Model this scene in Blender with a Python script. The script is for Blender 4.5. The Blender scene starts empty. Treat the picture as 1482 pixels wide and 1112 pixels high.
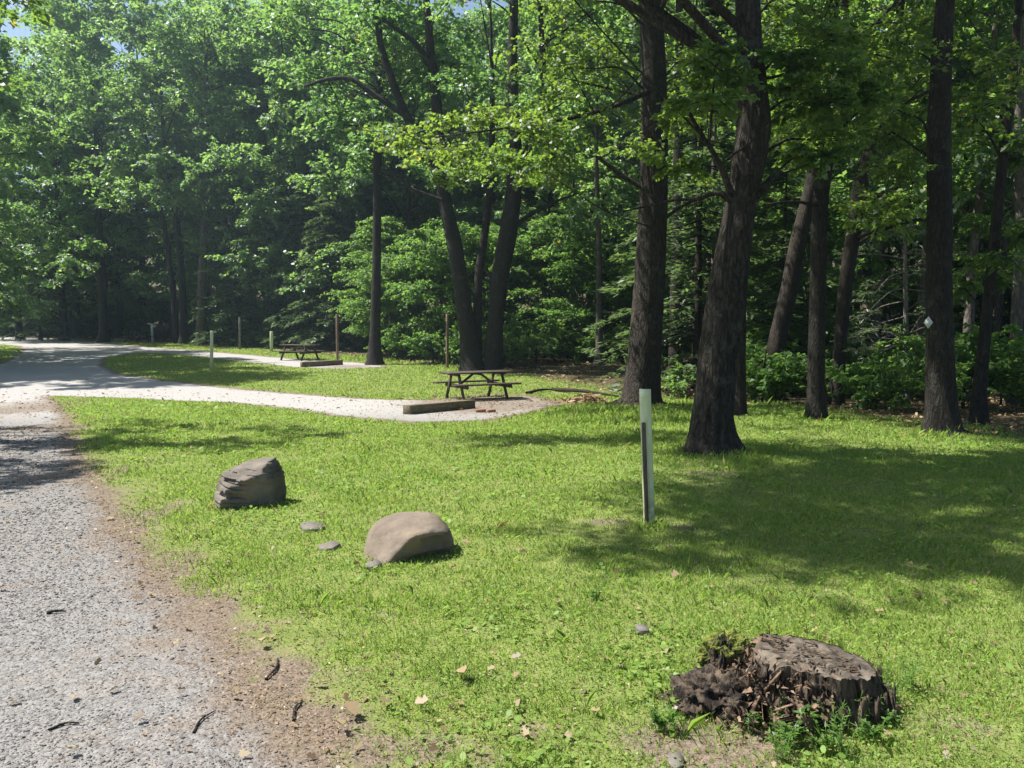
import bpy, math
import numpy as np
from mathutils import Vector

R = math.radians
scene = bpy.context.scene
COL = scene.collection
TAU = 2 * math.pi
HAZE = .0008

# ------------------------------------------------------------------ camera model
F, CX, CY, HOR, CAMH = 1163.0, 741.0, 556.0, 468.0, 1.65
PITCH = math.atan((CY - HOR) / F)
SP, CP = math.sin(PITCH), math.cos(PITCH)
SUN_AZ, SUN_EL = R(-80), R(57)          # azimuth from +Y (negative = left)

GD = np.array([-50, 0, 7, 12, 20, 24, 32, 40, 55, 70, 90, 120, 180, 260, 420.])
GZ = np.array([0, 0, 0, -.12, -.38, -.50, -.35, -.2, .02, .3, 1.2, 6, 22, 40, 60.])
_dd = np.linspace(-50, 420, 1881)
_zz = np.interp(_dd, GD, GZ)
_k = np.hanning(17); _k /= _k.sum()
_zs = np.convolve(np.pad(_zz, 8, mode='edge'), _k, 'valid')

def hash3(ix, iy, iz, seed=0):
    h = (ix * 374761393 + iy * 668265263 + iz * 2147483647 + seed * 144665) & 0xffffffff
    h = ((h ^ (h >> 13)) * 1274126177) & 0xffffffff
    h = ((h ^ (h >> 16)) * 2246822519) & 0xffffffff
    return ((h ^ (h >> 15)) & 0xffff) / 65535.0

def vnoise(p, seed=0):
    p = np.asarray(p, float)
    i = np.floor(p).astype(np.int64); f = p - i
    f = f * f * (3 - 2 * f)
    out = 0
    for dx in (0, 1):
        wx = f[..., 0] if dx else 1 - f[..., 0]
        for dy in (0, 1):
            wy = f[..., 1] if dy else 1 - f[..., 1]
            for dz in (0, 1):
                wz = f[..., 2] if dz else 1 - f[..., 2]
                out = out + wx * wy * wz * hash3(i[..., 0] + dx, i[..., 1] + dy, i[..., 2] + dz, seed)
    return out

def fbm(p, octv=4, seed=0):
    a, s, t = 0.5, 0., 0.
    p = np.asarray(p, float)
    for o in range(octv):
        s = s + a * vnoise(p * 2 ** o, seed + o * 17); t += a; a *= .5
    return s / t

def n2(x, y, sc, seed=0, octv=3):
    return fbm(np.stack([np.asarray(x) * sc, np.asarray(y) * sc, np.zeros_like(np.asarray(x, float)) + .37], -1), octv, seed)

def gz(x, y):
    x = np.asarray(x, float); y = np.asarray(y, float)
    z = np.interp(y, _dd, _zs)
    z = z + (n2(x, y, .33, 5, 3) - .5) * .10 * np.clip((y - 1) / 6, .15, 1)
    z = z - np.clip((x - 9) / 12, 0, 1) * .5 * np.clip((y - 16) / 8, 0, 1) * np.clip((60 - y) / 20, 0, 1)
    return z

def ray(px, py):
    v = Vector(((px - CX), 0, 0)) + Vector((0, CP, -SP)) * F + Vector((0, SP, CP)) * (CY - py)
    return v / v.y            # per metre of y

def at(px, py):
    r = ray(px, py); prev = 0.4
    y = 0.4
    while y < 140:
        if CAMH + r.z * y < float(gz(r.x * y, y)):
            lo, hi = prev, y
            for _ in range(18):
                m = (lo + hi) / 2
                if CAMH + r.z * m < float(gz(r.x * m, m)): hi = m
                else: lo = m
            y = hi; break
        prev = y; y *= 1.02
    return Vector((r.x * y, y, float(gz(r.x * y, y))))

def atD(px, py, D):
    r = ray(px, py)
    return Vector((r.x * D, D, CAMH + r.z * D))

# ------------------------------------------------------------------ mesh helpers
def make_mesh(name, V, faces, mat=None, smooth=False, attrs=None, fattrs=None):
    """faces: list of int arrays (n,K)."""
    me = bpy.data.meshes.new(name)
    V = np.ascontiguousarray(V, dtype=np.float32)
    me.vertices.add(len(V)); me.vertices.foreach_set('co', V.ravel())
    faces = [np.asarray(f) for f in faces if len(f)]
    loops = np.concatenate([f.ravel() for f in faces]).astype(np.int32)
    tot = np.concatenate([np.full(len(f), f.shape[1]) for f in faces])
    st = (np.cumsum(tot) - tot).astype(np.int32)
    me.loops.add(len(loops)); me.loops.foreach_set('vertex_index', loops)
    me.polygons.add(len(st)); me.polygons.foreach_set('loop_start', st)
    if smooth: me.polygons.foreach_set('use_smooth', np.ones(len(st), dtype=bool))
    me.update(calc_edges=True)
    for k, a in (attrs or {}).items():
        at_ = me.attributes.new(k, 'FLOAT', 'POINT'); at_.data.foreach_set('value', np.ascontiguousarray(a, dtype=np.float32))
    if mat: me.materials.append(mat)
    return me

def add_obj(name, me, parent=None, loc=None):
    o = bpy.data.objects.new(name, me); COL.objects.link(o)
    if parent is not None: o.parent = parent
    if loc is not None: o.location = loc
    return o

def tag(o, label=None, cat=None, group=None, kind=None):
    if label: o['label'] = label
    if cat: o['category'] = cat
    if group: o['group'] = group
    if kind: o['kind'] = kind
    return o

def empty(name, loc, rz=0.0):
    o = bpy.data.objects.new(name, None); COL.objects.link(o)
    o.location = loc; o.rotation_euler = (0, 0, rz); o.empty_display_size = .2
    return o

class Bag:
    def __init__(s): s.V = []; s.F = []; s.n = 0; s.A = []
    def add(s, V, F, a=None):
        V = np.asarray(V, float); F = F if isinstance(F, list) else [F]
        for f in F: s.F.append(np.asarray(f) + s.n)
        s.V.append(V); s.A.append(np.full(len(V), .5) if a is None else np.broadcast_to(a, (len(V),)))
        s.n += len(V); return s
    def mesh(s, name, mat, smooth=False, attr='tint'):
        by = {}
        for f in s.F: by.setdefault(f.shape[1], []).append(f)
        return make_mesh(name, np.concatenate(s.V), [np.concatenate(v) for v in by.values()], mat, smooth, {attr: np.concatenate(s.A)})

def tube(pts, rad, seg=12, step=None, bark=0., flare=0., seed=0, cap=True, knob=0.):
    P = np.asarray(pts, float); Rr = np.asarray(rad, float)
    d = np.r_[0, np.cumsum(np.linalg.norm(np.diff(P, axis=0), axis=1))]
    n = max(len(P), int(d[-1] / step) + 1) if step else max(len(P) * 3, 6)
    t = np.linspace(0, d[-1], n)
    # catmull-rom style smoothing: cubic hermite by finite differences
    T = np.gradient(P, d, axis=0); k = np.clip(np.searchsorted(d, t, 'right') - 1, 0, len(d) - 2)
    h = (d[k + 1] - d[k])[:, None]; u = ((t - d[k]) / (d[k + 1] - d[k]))[:, None]
    Q = (2*u**3-3*u**2+1)*P[k] + (u**3-2*u**2+u)*h*T[k] + (-2*u**3+3*u**2)*P[k+1] + (u**3-u**2)*h*T[k+1]
    r = np.interp(t, d, Rr)
    tg = np.gradient(Q, axis=0); tg /= np.linalg.norm(tg, axis=1)[:, None] + 1e-9
    ref = np.array([1., 0, 0]) if abs(tg[0][0]) < .8 else np.array([0, 1., 0])
    N = np.zeros_like(Q); v = ref
    for i in range(n):
        v = v - tg[i] * v.dot(tg[i]); v /= np.linalg.norm(v) + 1e-9; N[i] = v
    B = np.cross(tg, N)
    th = np.arange(seg) * TAU / seg
    c, s_ = np.cos(th), np.sin(th)
    rr = np.repeat(r[:, None], seg, 1)
    if bark:
        a = np.stack([np.broadcast_to(c * 5.5, (n, seg)), np.broadcast_to(s_ * 5.5, (n, seg)), np.repeat((t * 2.2)[:, None], seg, 1)], -1)
        rid = 1 - np.abs(fbm(a, 3, seed) * 2 - 1) * 2
        a2 = a * np.array([.35, .35, .5])
        rr = rr * (1 + bark * (rid - .5) + knob * (fbm(a2, 2, seed + 9) - .5))
    if flare:
        lob = .5 + .5 * np.cos(th * 5 + seed) * .7 + .3 * np.cos(th * 3 + seed * 2.1)
        rr = rr * (1 + flare * np.exp(-t / .22)[:, None] * (.45 + .8 * np.clip(lob, 0, 1.3)[None]) + .18 * np.exp(-t / .7)[:, None])
    V = Q[:, None] + rr[..., None] * (c[None, :, None] * N[:, None] + s_[None, :, None] * B[:, None])
    i = np.arange(n - 1)[:, None] * seg; j = np.arange(seg)[None]; j2 = (j + 1) % seg
    Fq = np.stack([i + j, i + j2, i + seg + j2, i + seg + j], -1).reshape(-1, 4)
    fs = [Fq]
    V = V.reshape(-1, 3)
    if cap:
        V = np.r_[V, [Q[-1]]]; e = (n - 1) * seg
        fs.append(np.stack([e + j[0], e + j2[0], np.full(seg, n * seg)], -1))
    return V, fs

def prisms(A, Bp, ra, rb):
    """many 3-sided twigs at once"""
    d = Bp - A; d /= np.linalg.norm(d, axis=1)[:, None] + 1e-9
    ref = np.where(np.abs(d[:, 2:3]) > .9, np.array([[1., 0, 0]]), np.array([[0, 0, 1.]]))
    n = np.cross(d, ref); n /= np.linalg.norm(n, axis=1)[:, None]; b = np.cross(d, n)
    V = []
    for P, r in ((A, ra), (Bp, rb)):
        for k in range(3):
            a = TAU * k / 3
            V.append(P + (n * math.cos(a) + b * math.sin(a)) * np.reshape(r, (-1, 1)))
    V = np.stack(V, 1); m = len(A)
    f = np.array([[0, 1, 4, 3], [1, 2, 5, 4], [2, 0, 3, 5]])
    Fq = (np.arange(m)[:, None, None] * 6 + f[None]).reshape(-1, 4)
    return V.reshape(-1, 3), Fq

LEAF4 = np.array([[0, 0, 0], [.45, -.34, .08], [1, 0, -.1], [.45, .34, .08]])
LEAF8 = np.array([[0, 0, 0], [.2, -.3, .09], [.42, -.2, .05], [.66, -.42, .06], [1, 0, -.14], [.66, .42, .06], [.42, .2, .05], [.2, .3, .09]])
NEEDLE = np.array([[0, 0, 0], [.4, -.12, .01], [1, 0, -.06], [.4, .12, .01]])
BLADE = np.array([[0, -.5, 0], [0, .5, 0], [1, 0, 0.]])

def leaves(p, d, n, s, tmpl, wid=1.0):
    d = d / (np.linalg.norm(d, axis=1)[:, None] + 1e-9)
    v = np.cross(n, d); v /= np.linalg.norm(v, axis=1)[:, None] + 1e-9
    u = np.cross(d, v)
    s = np.reshape(s, (-1, 1, 1))
    V = p[:, None] + s * (tmpl[None, :, 0:1] * d[:, None] + wid * tmpl[None, :, 1:2] * v[:, None] + tmpl[None, :, 2:3] * u[:, None])
    K = len(tmpl); m = len(p)
    return V.reshape(-1, 3), np.arange(m * K).reshape(m, K)

# ------------------------------------------------------------------ materials
def newmat(name):
    m = bpy.data.materials.new(name); m.use_nodes = True
    nt = m.node_tree; nt.nodes.clear()
    return m, nt, lambda t, **k: _node(nt, t, **k)

def _node(nt, t, **k):
    n = nt.nodes.new(t)
    for a, b in k.items():
        if a == 'inp':
            for i, v in b.items():
                if hasattr(v, 'is_output') or isinstance(v, bpy.types.NodeSocket): nt.links.new(v, n.inputs[i])
                else: n.inputs[i].default_value = v
        else: setattr(n, a, b)
    return n

def mixc(N, f, a, b, mode='MIX'):
    n = N('ShaderNodeMix', data_type='RGBA', blend_type=mode)
    nt = n.id_data
    for i, v in ((0, f), (6, a), (7, b)):
        if isinstance(v, bpy.types.NodeSocket): nt.links.new(v, n.inputs[i])
        else: n.inputs[i].default_value = v if i == 0 else (tuple(v) + (1,) if len(v) == 3 else v)
    return n.outputs[2]

def maths(N, op, a, b=0.0, c=None, clamp=False):
    n = N('ShaderNodeMath', operation=op, use_clamp=clamp); nt = n.id_data
    for i, v in enumerate((a, b, c)):
        if v is None: continue
        if isinstance(v, bpy.types.NodeSocket): nt.links.new(v, n.inputs[i])
        else: n.inputs[i].default_value = v
    return n.outputs[0]

def sstep(N, v, a, b):
    n = N('ShaderNodeMapRange', interpolation_type='SMOOTHSTEP', inp={1: a, 2: b, 3: 0., 4: 1.}); n.id_data.links.new(v, n.inputs[0])
    return n.outputs[0]

def coords(N, kind='Object', scale=(1, 1, 1)):
    t = N('ShaderNodeTexCoord'); m = N('ShaderNodeMapping', inp={0: t.outputs[kind], 3: scale})
    return m.outputs[0]

def noise(N, vec, sc, det=3., rough=.55):
    return N('ShaderNodeTexNoise', inp={'Vector': vec, 'Scale': sc, 'Detail': det, 'Roughness': rough}).outputs['Fac']

def leaf_mat(name, ca, cb, ta, tb, gloss=.07, tr=.5, yellow=None):
    m, nt, N = newmat(name)
    a = N('ShaderNodeAttribute', attribute_name='tint').outputs['Fac']
    oi = N('ShaderNodeObjectInfo').outputs['Random']
    f = maths(N, 'ADD', maths(N, 'MULTIPLY', a, .75), maths(N, 'MULTIPLY', oi, .25), clamp=True)
    c1 = mixc(N, f, ca, cb); c2 = mixc(N, f, ta, tb)
    if yellow:
        y = sstep(N, a, .93, .99)
        c1 = mixc(N, y, c1, yellow); c2 = mixc(N, y, c2, yellow)
    df = N('ShaderNodeBsdfDiffuse', inp={'Color': c1}); tl = N('ShaderNodeBsdfTranslucent', inp={'Color': c2})
    mx = N('ShaderNodeMixShader', inp={0: tr, 1: df.outputs[0], 2: tl.outputs[0]})
    gl = N('ShaderNodeBsdfGlossy', inp={'Color': (.9, .95, 1, 1), 'Roughness': .5})
    m2 = N('ShaderNodeMixShader', inp={0: gloss, 1: mx.outputs[0], 2: gl.outputs[0]})
    N('ShaderNodeOutputMaterial', inp={0: m2.outputs[0]})
    return m

def solid_mat(name, build, rough=.85, bump=None):
    """build(N) -> (colour socket, height socket or None)"""
    m, nt, N = newmat(name)
    c, h = build(N)
    b = N('ShaderNodeBsdfPrincipled', inp={'Base Color': c, 'Roughness': rough})
    b.inputs['Specular IOR Level'].default_value = .25
    if h is not None:
        bp = N('ShaderNodeBump', inp={'Strength': bump[0], 'Distance': bump[1], 'Height': h}); nt.links.new(bp.outputs[0], b.inputs['Normal'])
    N('ShaderNodeOutputMaterial', inp={0: b.outputs[0]})
    return m

def bark_build(ca, cb, cl, sc=9., moss=None):
    def f(N):
        v = coords(N, 'Object', (1, 1, .16))
        nv = N('ShaderNodeTexNoise', inp={'Vector': coords(N, 'Object', (1, 1, .5)), 'Scale': 6., 'Detail': 4.})
        s = N('ShaderNodeVectorMath', operation='SCALE', inp={0: nv.outputs['Color'], 'Scale': .16})
        vv = N('ShaderNodeVectorMath', operation='ADD', inp={0: v, 1: s.outputs[0]}).outputs[0]
        vo = N('ShaderNodeTexVoronoi', feature='DISTANCE_TO_EDGE', inp={'Vector': vv, 'Scale': sc * 2.1}).outputs['Distance']
        e = sstep(N, vo, 0., .30)
        rg = noise(N, vv, sc * 1.6, 6, .7)
        fine = noise(N, coords(N, 'Object', (1, 1, .5)), 45., 5, .7)
        h = maths(N, 'ADD', maths(N, 'ADD', maths(N, 'MULTIPLY', e, .32), maths(N, 'MULTIPLY', rg, .9)), maths(N, 'MULTIPLY', fine, .45))
        k = sstep(N, h, .45, 1.25)
        c = mixc(N, k, ca, cb)
        li = sstep(N, maths(N, 'ADD', noise(N, coords(N), 3.5, 5, .7), maths(N, 'MULTIPLY', maths(N, 'SUBTRACT', fine, .5), .35)), .54, .70)
        c = mixc(N, maths(N, 'MULTIPLY', li, .6), c, cl)
        big = noise(N, coords(N, 'Object', (1, 1, .35)), 1.7, 3)
        c = mixc(N, maths(N, 'MULTIPLY', sstep(N, big, .45, .7), .4), c, tuple(x * .55 for x in cb))
        return c, h
    return f

def wood_build(ca, cb, axis=(1, 12, 12), sc=6.):
    def f(N):
        v = coords(N, 'Object', axis)
        g = noise(N, v, sc, 5, .6); st = noise(N, coords(N), 3., 4)
        c = mixc(N, sstep(N, g, .35, .65), ca, cb)
        c = mixc(N, maths(N, 'MULTIPLY', sstep(N, st, .5, .75), .5), c, tuple(x * .5 for x in ca))
        return c, g
    return f

M = {}
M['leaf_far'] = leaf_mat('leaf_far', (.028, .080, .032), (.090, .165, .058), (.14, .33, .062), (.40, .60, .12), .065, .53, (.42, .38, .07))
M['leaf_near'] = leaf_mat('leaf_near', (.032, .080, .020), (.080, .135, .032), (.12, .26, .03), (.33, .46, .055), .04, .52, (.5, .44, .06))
M['leaf_under'] = leaf_mat('leaf_under', (.05, .125, .028), (.11, .20, .045), (.13, .29, .045), (.31, .47, .085), .018, .50)
M['leaf_conifer'] = leaf_mat('leaf_conifer', (.025, .06, .025), (.085, .13, .045), (.07, .15, .035), (.22, .32, .08), .04, .42)
M['grass_blade'] = leaf_mat('grass_blade', (.12, .225, .045), (.27, .36, .085), (.21, .40, .045), (.42, .56, .10), .012, .42, (.45, .36, .17))
M['litter'] = leaf_mat('litter', (.10, .062, .038), (.36, .25, .14), (.08, .05, .02), (.25, .16, .06), .03, .2)
M['litter_yellow'] = leaf_mat('litter_yellow', (.10, .062, .036), (.36, .28, .16), (.10, .06, .02), (.24, .18, .07), .03, .25)
M['bark_oak'] = solid_mat('bark_oak', bark_build((.011, .0095, .008), (.064, .053, .044), (.095, .095, .076)), .95, (.9, .05))
M['bark_dark'] = solid_mat('bark_dark', bark_build((.009, .008, .007), (.042, .036, .031), (.06, .06, .05), 12.), .95, (.8, .04))
M['bark_grey'] = solid_mat('bark_grey', bark_build((.05, .042, .036), (.16, .14, .12), (.22, .21, .19), 7.), .95, (.7, .03))
M['bark_brown'] = solid_mat('bark_brown', bark_build((.012, .010, .008), (.048, .038, .031), (.06, .057, .045), 10.), .95, (.7, .03))
M['dead_wood'] = solid_mat('dead_wood', bark_build((.10, .09, .08), (.27, .24, .21), (.2, .2, .17), 14.), .9, (.4, .02))
M['table_wood'] = solid_mat('table_wood', wood_build((.030, .022, .018), (.085, .064, .052)), .75, (.4, .006))
M['timber'] = solid_mat('timber', wood_build((.085, .072, .045), (.20, .165, .105)), .9, (.5, .01))
M['pole_wood'] = solid_mat('pole_wood', wood_build((.11, .072, .048), (.24, .165, .115), (14, 14, 1.2)), .85, (.3, .005))
M['stake_wood'] = solid_mat('stake_wood', wood_build((.055, .042, .032), (.13, .10, .075), (14, 14, 1.2)), .85, (.3, .004))
M['grey_post'] = solid_mat('grey_post', wood_build((.10, .10, .09), (.26, .26, .23), (14, 14, 1.5)), .85, (.3, .005))

def post_build(N):
    n1 = noise(N, coords(N, 'Object', (8, 8, 1.4)), 5., 4); n0 = noise(N, coords(N), 30., 3)
    c = mixc(N, sstep(N, n1, .35, .7), (.52, .56, .34), (.62, .66, .45))
    t = N('ShaderNodeTexCoord'); z = N('ShaderNodeSeparateXYZ', inp={0: t.outputs['Object']}).outputs[2]
    low = maths(N, 'MULTIPLY', sstep(N, z, .45, -.02), sstep(N, n0, .3, .65))
    return mixc(N, low, c, (.22, .26, .16)), n1
M['marker_green'] = solid_mat('marker_green', post_build, .45, (.05, .003))

def rock_build(ca, cb, cr):
    def f(N):
        v = coords(N)
        a = noise(N, v, 2.3, 6, .65); b = noise(N, v, 22., 5, .7); r = noise(N, v, 3.1, 4)
        c = mixc(N, sstep(N, a, .3, .7), ca, cb)
        c = mixc(N, maths(N, 'MULTIPLY', sstep(N, r, .55, .75), .6), c, cr)
        c = mixc(N, maths(N, 'MULTIPLY', sstep(N, b, .5, .8), .35), c, tuple(x * .45 for x in ca))
        return c, maths(N, 'ADD', maths(N, 'MULTIPLY', a, .5), maths(N, 'MULTIPLY', b, .5))
    return f
M['rock_tan'] = solid_mat('rock_tan', rock_build((.105, .084, .066), (.205, .168, .134), (.26, .16, .09)), .92, (.5, .03))
M['rock_grey'] = solid_mat('rock_grey', rock_build((.07, .061, .054), (.185, .16, .138), (.30, .18, .11)), .92, (.6, .03))
M['rock_slate'] = solid_mat('rock_slate', rock_build((.085, .078, .072), (.20, .18, .16), (.2, .15, .11)), .9, (.4, .01))

def stump_build(N):
    v = coords(N, 'Object', (1, 1, .18)); g = noise(N, v, 26., 6, .7)
    b = noise(N, coords(N), 7., 5)
    c = mixc(N, sstep(N, g, .38, .66), (.012, .010, .009), (.105, .08, .06))
    c = mixc(N, maths(N, 'MULTIPLY', sstep(N, b, .56, .72), .5), c, (.20, .145, .10))
    return c, g
M['stump_bark'] = solid_mat('stump_bark', stump_build, .95, (.9, .03))
def cut_build(N):
    t = coords(N); g = noise(N, t, 9., 6, .7); l = noise(N, coords(N, 'Object', (3, 22, 1)), 6., 5, .7)
    c = mixc(N, sstep(N, g, .35, .65), (.05, .042, .034), (.15, .125, .098))
    c = mixc(N, sstep(N, l, .60, .70), c, (.33, .25, .165))
    return c, l
M['stump_cut'] = solid_mat('stump_cut', cut_build, .95, (.6, .01))
M['rotten'] = solid_mat('rotten', lambda N: (mixc(N, sstep(N, noise(N, coords(N), 14., 5, .7), .35, .65), (.035, .025, .018), (.20, .135, .09)), noise(N, coords(N), 40., 4)), .95, (.8, .01))
M['moss'] = solid_mat('moss', lambda N: (mixc(N, sstep(N, noise(N, coords(N), 30., 5), .4, .6), (.05, .07, .014), (.14, .155, .03)), noise(N, coords(N), 90., 3)), 1., (1., .01))
M['sign_white'] = solid_mat('sign_white', lambda N: (mixc(N, sstep(N, noise(N, coords(N), 20., 4), .4, .8), (.55, .57, .58), (.40, .42, .42)), None), .6)
M['metal'] = solid_mat('metal', lambda N: (mixc(N, noise(N, coords(N), 20., 3), (.10, .09, .08), (.2, .17, .15)), None), .6)
M['brick'] = solid_mat('brick', lambda N: (mixc(N, noise(N, coords(N), 30., 3), (.2, .10, .07), (.3, .17, .12)), None), .9)
M['pebble'] = solid_mat('pebble', lambda N: (mixc(N, maths(N, 'MULTIPLY', sstep(N, noise(N, N('ShaderNodeNewGeometry').outputs['Position'], 1.6, 5, .65), .5, .72), .6), mixc(N, N('ShaderNodeAttribute', attribute_name='tint').outputs['Fac'], (.045, .044, .044), (.105, .102, .101)), (.075, .058, .044)), None), .85)

def ground_mat():
    m, nt, N = newmat('ground_cover')
    A = lambda n: N('ShaderNodeAttribute', attribute_name=n).outputs['Fac']
    grav, dirt, forest = A('grav'), A('dirt'), A('forest')
    P = N('ShaderNodeNewGeometry').outputs['Position']
    nb = noise(N, P, .9, 4, .6); nm = noise(N, P, 4., 5, .65); nf = noise(N, P, 28., 5, .7); nz = noise(N, P, 140., 3, .6)
    # grass base (soil and thatch seen between the blades)
    g = mixc(N, sstep(N, nm, .3, .7), (.10, .135, .034), (.17, .195, .06))
    g = mixc(N, maths(N, 'MULTIPLY', sstep(N, nf, .45, .7), .6), g, (.17, .15, .07))
    # soil
    s = mixc(N, sstep(N, nf, .3, .7), (.085, .065, .048), (.19, .150, .118))
    s = mixc(N, maths(N, 'MULTIPLY', sstep(N, nz, .55, .75), .5), s, (.30, .26, .22))
    # gravel
    v1 = N('ShaderNodeTexVoronoi', inp={'Vector': P, 'Scale': 70.}); v2 = N('ShaderNodeTexVoronoi', inp={'Vector': P, 'Scale': 33.})
    vr = N('ShaderNodeSeparateColor', inp={0: v1.outputs['Color']}).outputs[0]
    v2r = N('ShaderNodeSeparateColor', inp={0: v2.outputs['Color']}).outputs[1]
    gr = mixc(N, vr, (.09, .088, .088), (.19, .185, .184))
    gr = mixc(N, maths(N, 'MULTIPLY', v2r, .3), gr, (.30, .292, .288))
    gr = mixc(N, maths(N, 'MULTIPLY', sstep(N, nm, .48, .72), .32), gr, (.20, .16, .125))
    gr = mixc(N, maths(N, 'MULTIPLY', sstep(N, nb, .5, .75), .25), gr, (.22, .185, .15))
    py_ = N('ShaderNodeSeparateXYZ', inp={0: P}).outputs[1]      # gravel colour blends to a paler grey further along y
    gr = mixc(N, maths(N, 'MULTIPLY', sstep(N, py_, 13., 19.), .6), gr, (.36, .35, .345))
    # forest floor
    ff = mixc(N, sstep(N, nf, .3, .7), (.035, .026, .018), (.13, .092, .058))
    ff = mixc(N, maths(N, 'MULTIPLY', sstep(N, nm, .42, .62), .75), ff, (.032, .05, .018))
    wob = maths(N, 'ADD', maths(N, 'ADD', maths(N, 'MULTIPLY', maths(N, 'SUBTRACT', nm, .5), .7), maths(N, 'MULTIPLY', maths(N, 'SUBTRACT', nb, .5), .5)), maths(N, 'MULTIPLY', maths(N, 'SUBTRACT', nf, .5), .35))
    base = mixc(N, sstep(N, maths(N, 'ADD', maths(N, 'MULTIPLY', forest, .35), wob), -.1, .35), g, ff)
    sd = maths(N, 'ADD', maths(N, 'MULTIPLY', wob, 1.), grav)
    soil_f = maths(N, 'MAXIMUM', sstep(N, sd, -.42, -.08), sstep(N, maths(N, 'ADD', dirt, wob), .35, .62))
    base = mixc(N, soil_f, base, s)
    gf = maths(N, 'MULTIPLY', sstep(N, sd, -.10, .22), maths(N, 'SUBTRACT', 1., maths(N, 'MULTIPLY', sstep(N, maths(N, 'ADD', dirt, wob), .3, .75), .8)))
    base = mixc(N, gf, base, gr)
    h = maths(N, 'ADD', maths(N, 'MULTIPLY', nf, .6), maths(N, 'MULTIPLY', maths(N, 'SUBTRACT', 1., v1.outputs['Distance']), .35))
    bp = N('ShaderNodeBump', inp={'Strength': .8, 'Distance': .018, 'Height': h})
    b = N('ShaderNodeBsdfPrincipled', inp={'Base Color': base, 'Roughness': .95, 'Normal': bp.outputs[0]})
    b.inputs['Specular IOR Level'].default_value = .15
    N('ShaderNodeOutputMaterial', inp={0: b.outputs[0]})
    return m
M['ground'] = ground_mat()

# ------------------------------------------------------------------ ground layout
def W(pxs): return [tuple(at(*p)[:2]) for p in pxs]
P_near = [(.2, -6), (-.25, 1.2)] + W([(420, 1112), (350, 1010), (290, 930), (225, 850), (170, 780), (137, 720), (112, 680), (98, 650), (92, 620), (86, 600), (62, 570), (0, 560), (-200, 560)]) + [(-24, 9), (-24, -6)]
P_far = W([(-260, 585), (0, 572), (60, 572), (130, 575), (200, 577), (350, 584), (430, 592), (500, 603), (600, 611), (690, 609), (760, 598), (815, 585),
           (760, 573), (700, 577), (640, 580), (560, 579), (450, 572), (330, 562), (230, 551), (165, 541), (145, 530), (150, 517), (200, 511),
           (260, 513), (330, 521), (420, 531), (490, 534), (560, 531), (520, 525), (440, 521), (380, 516), (300, 509), (215, 503), (150, 497), (90, 491), (40, 488.5), (0, 487), (-260, 485),
           (-260, 498), (0, 498), (30, 501), (36, 509), (18, 520), (0, 527), (-260, 545)])
P_lawn = W([(1900, 655), (1482, 640), (1395, 634), (1290, 612), (1200, 598), (1100, 588), (1000, 580), (900, 573), (820, 557), (740, 543), (640, 532), (520, 519), (400, 506), (250, 497.5), (120, 491), (0, 486), (-400, 484)]) + [(-90, 60), (-90, -8), (40, -8), (40, 6)]

def sdf(x, y, poly):
    x = np.asarray(x, float).ravel(); y = np.asarray(y, float).ravel()
    P = np.array(poly); Q = np.roll(P, -1, 0)
    best = np.full(len(x), 1e9); ins = np.zeros(len(x), bool)
    for (ax, ay), (bx, by) in zip(P, Q):
        ex, ey = bx - ax, by - ay; L = ex * ex + ey * ey + 1e-12
        t = np.clip(((x - ax) * ex + (y - ay) * ey) / L, 0, 1)
        best = np.minimum(best, (x - ax - t * ex) ** 2 + (y - ay - t * ey) ** 2)
        c = ((ay > y) != (by > y))
        with np.errstate(divide='ignore', invalid='ignore'):
            ins ^= c & (x < ex * (y - ay) / (ey if ey else 1e-12) + ax)
    return np.where(ins, 1, -1) * np.sqrt(best)

def grav_sd(x, y): return np.maximum(sdf(x, y, P_near), sdf(x, y, P_far))
def forest_sd(x, y): return -sdf(x, y, P_lawn)

BLOBS = []   # soft bare-soil spots: (x, y, rx, ry, weight)
def blob(px, py, wpx, hpx, w):
    a, b = at(px - wpx, py), at(px + wpx, py); c, d = at(px, py + hpx), at(px, py - hpx); o = at(px, py)
    BLOBS.append((o.x, (c.y + d.y) / 2, (b.x - a.x) / 2, (d.y - c.y) / 2, w))
blob(700, 586, 120, 16, 1.); blob(650, 596, 60, 8, .5); blob(800, 585, 70, 9, .9); blob(640, 581, 60, 4, .6)
blob(50, 622, 70, 12, .75); blob(20, 594, 80, 12, .8); blob(-60, 600, 110, 26, .7); blob(110, 612, 26, 16, .5); blob(150, 690, 45, 50, .5); blob(95, 700, 40, 40, .5)
blob(880, 756, 50, 9, .6); blob(985, 764, 40, 9, .62); blob(1040, 1085, 150, 60, .85); blob(1040, 690, 60, 26, .55); blob(870, 1020, 60, 40, .35)
blob(1440, 940, 60, 30, .5); blob(1380, 1060, 120, 60, .45); blob(500, 531, 60, 4, .7); blob(640, 1090, 120, 50, .55); blob(360, 930, 60, 60, .45)
blob(930, 615, 60, 6, .4); blob(1200, 640, 60, 12, .35); blob(850, 580, 30, 7, .9)
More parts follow.
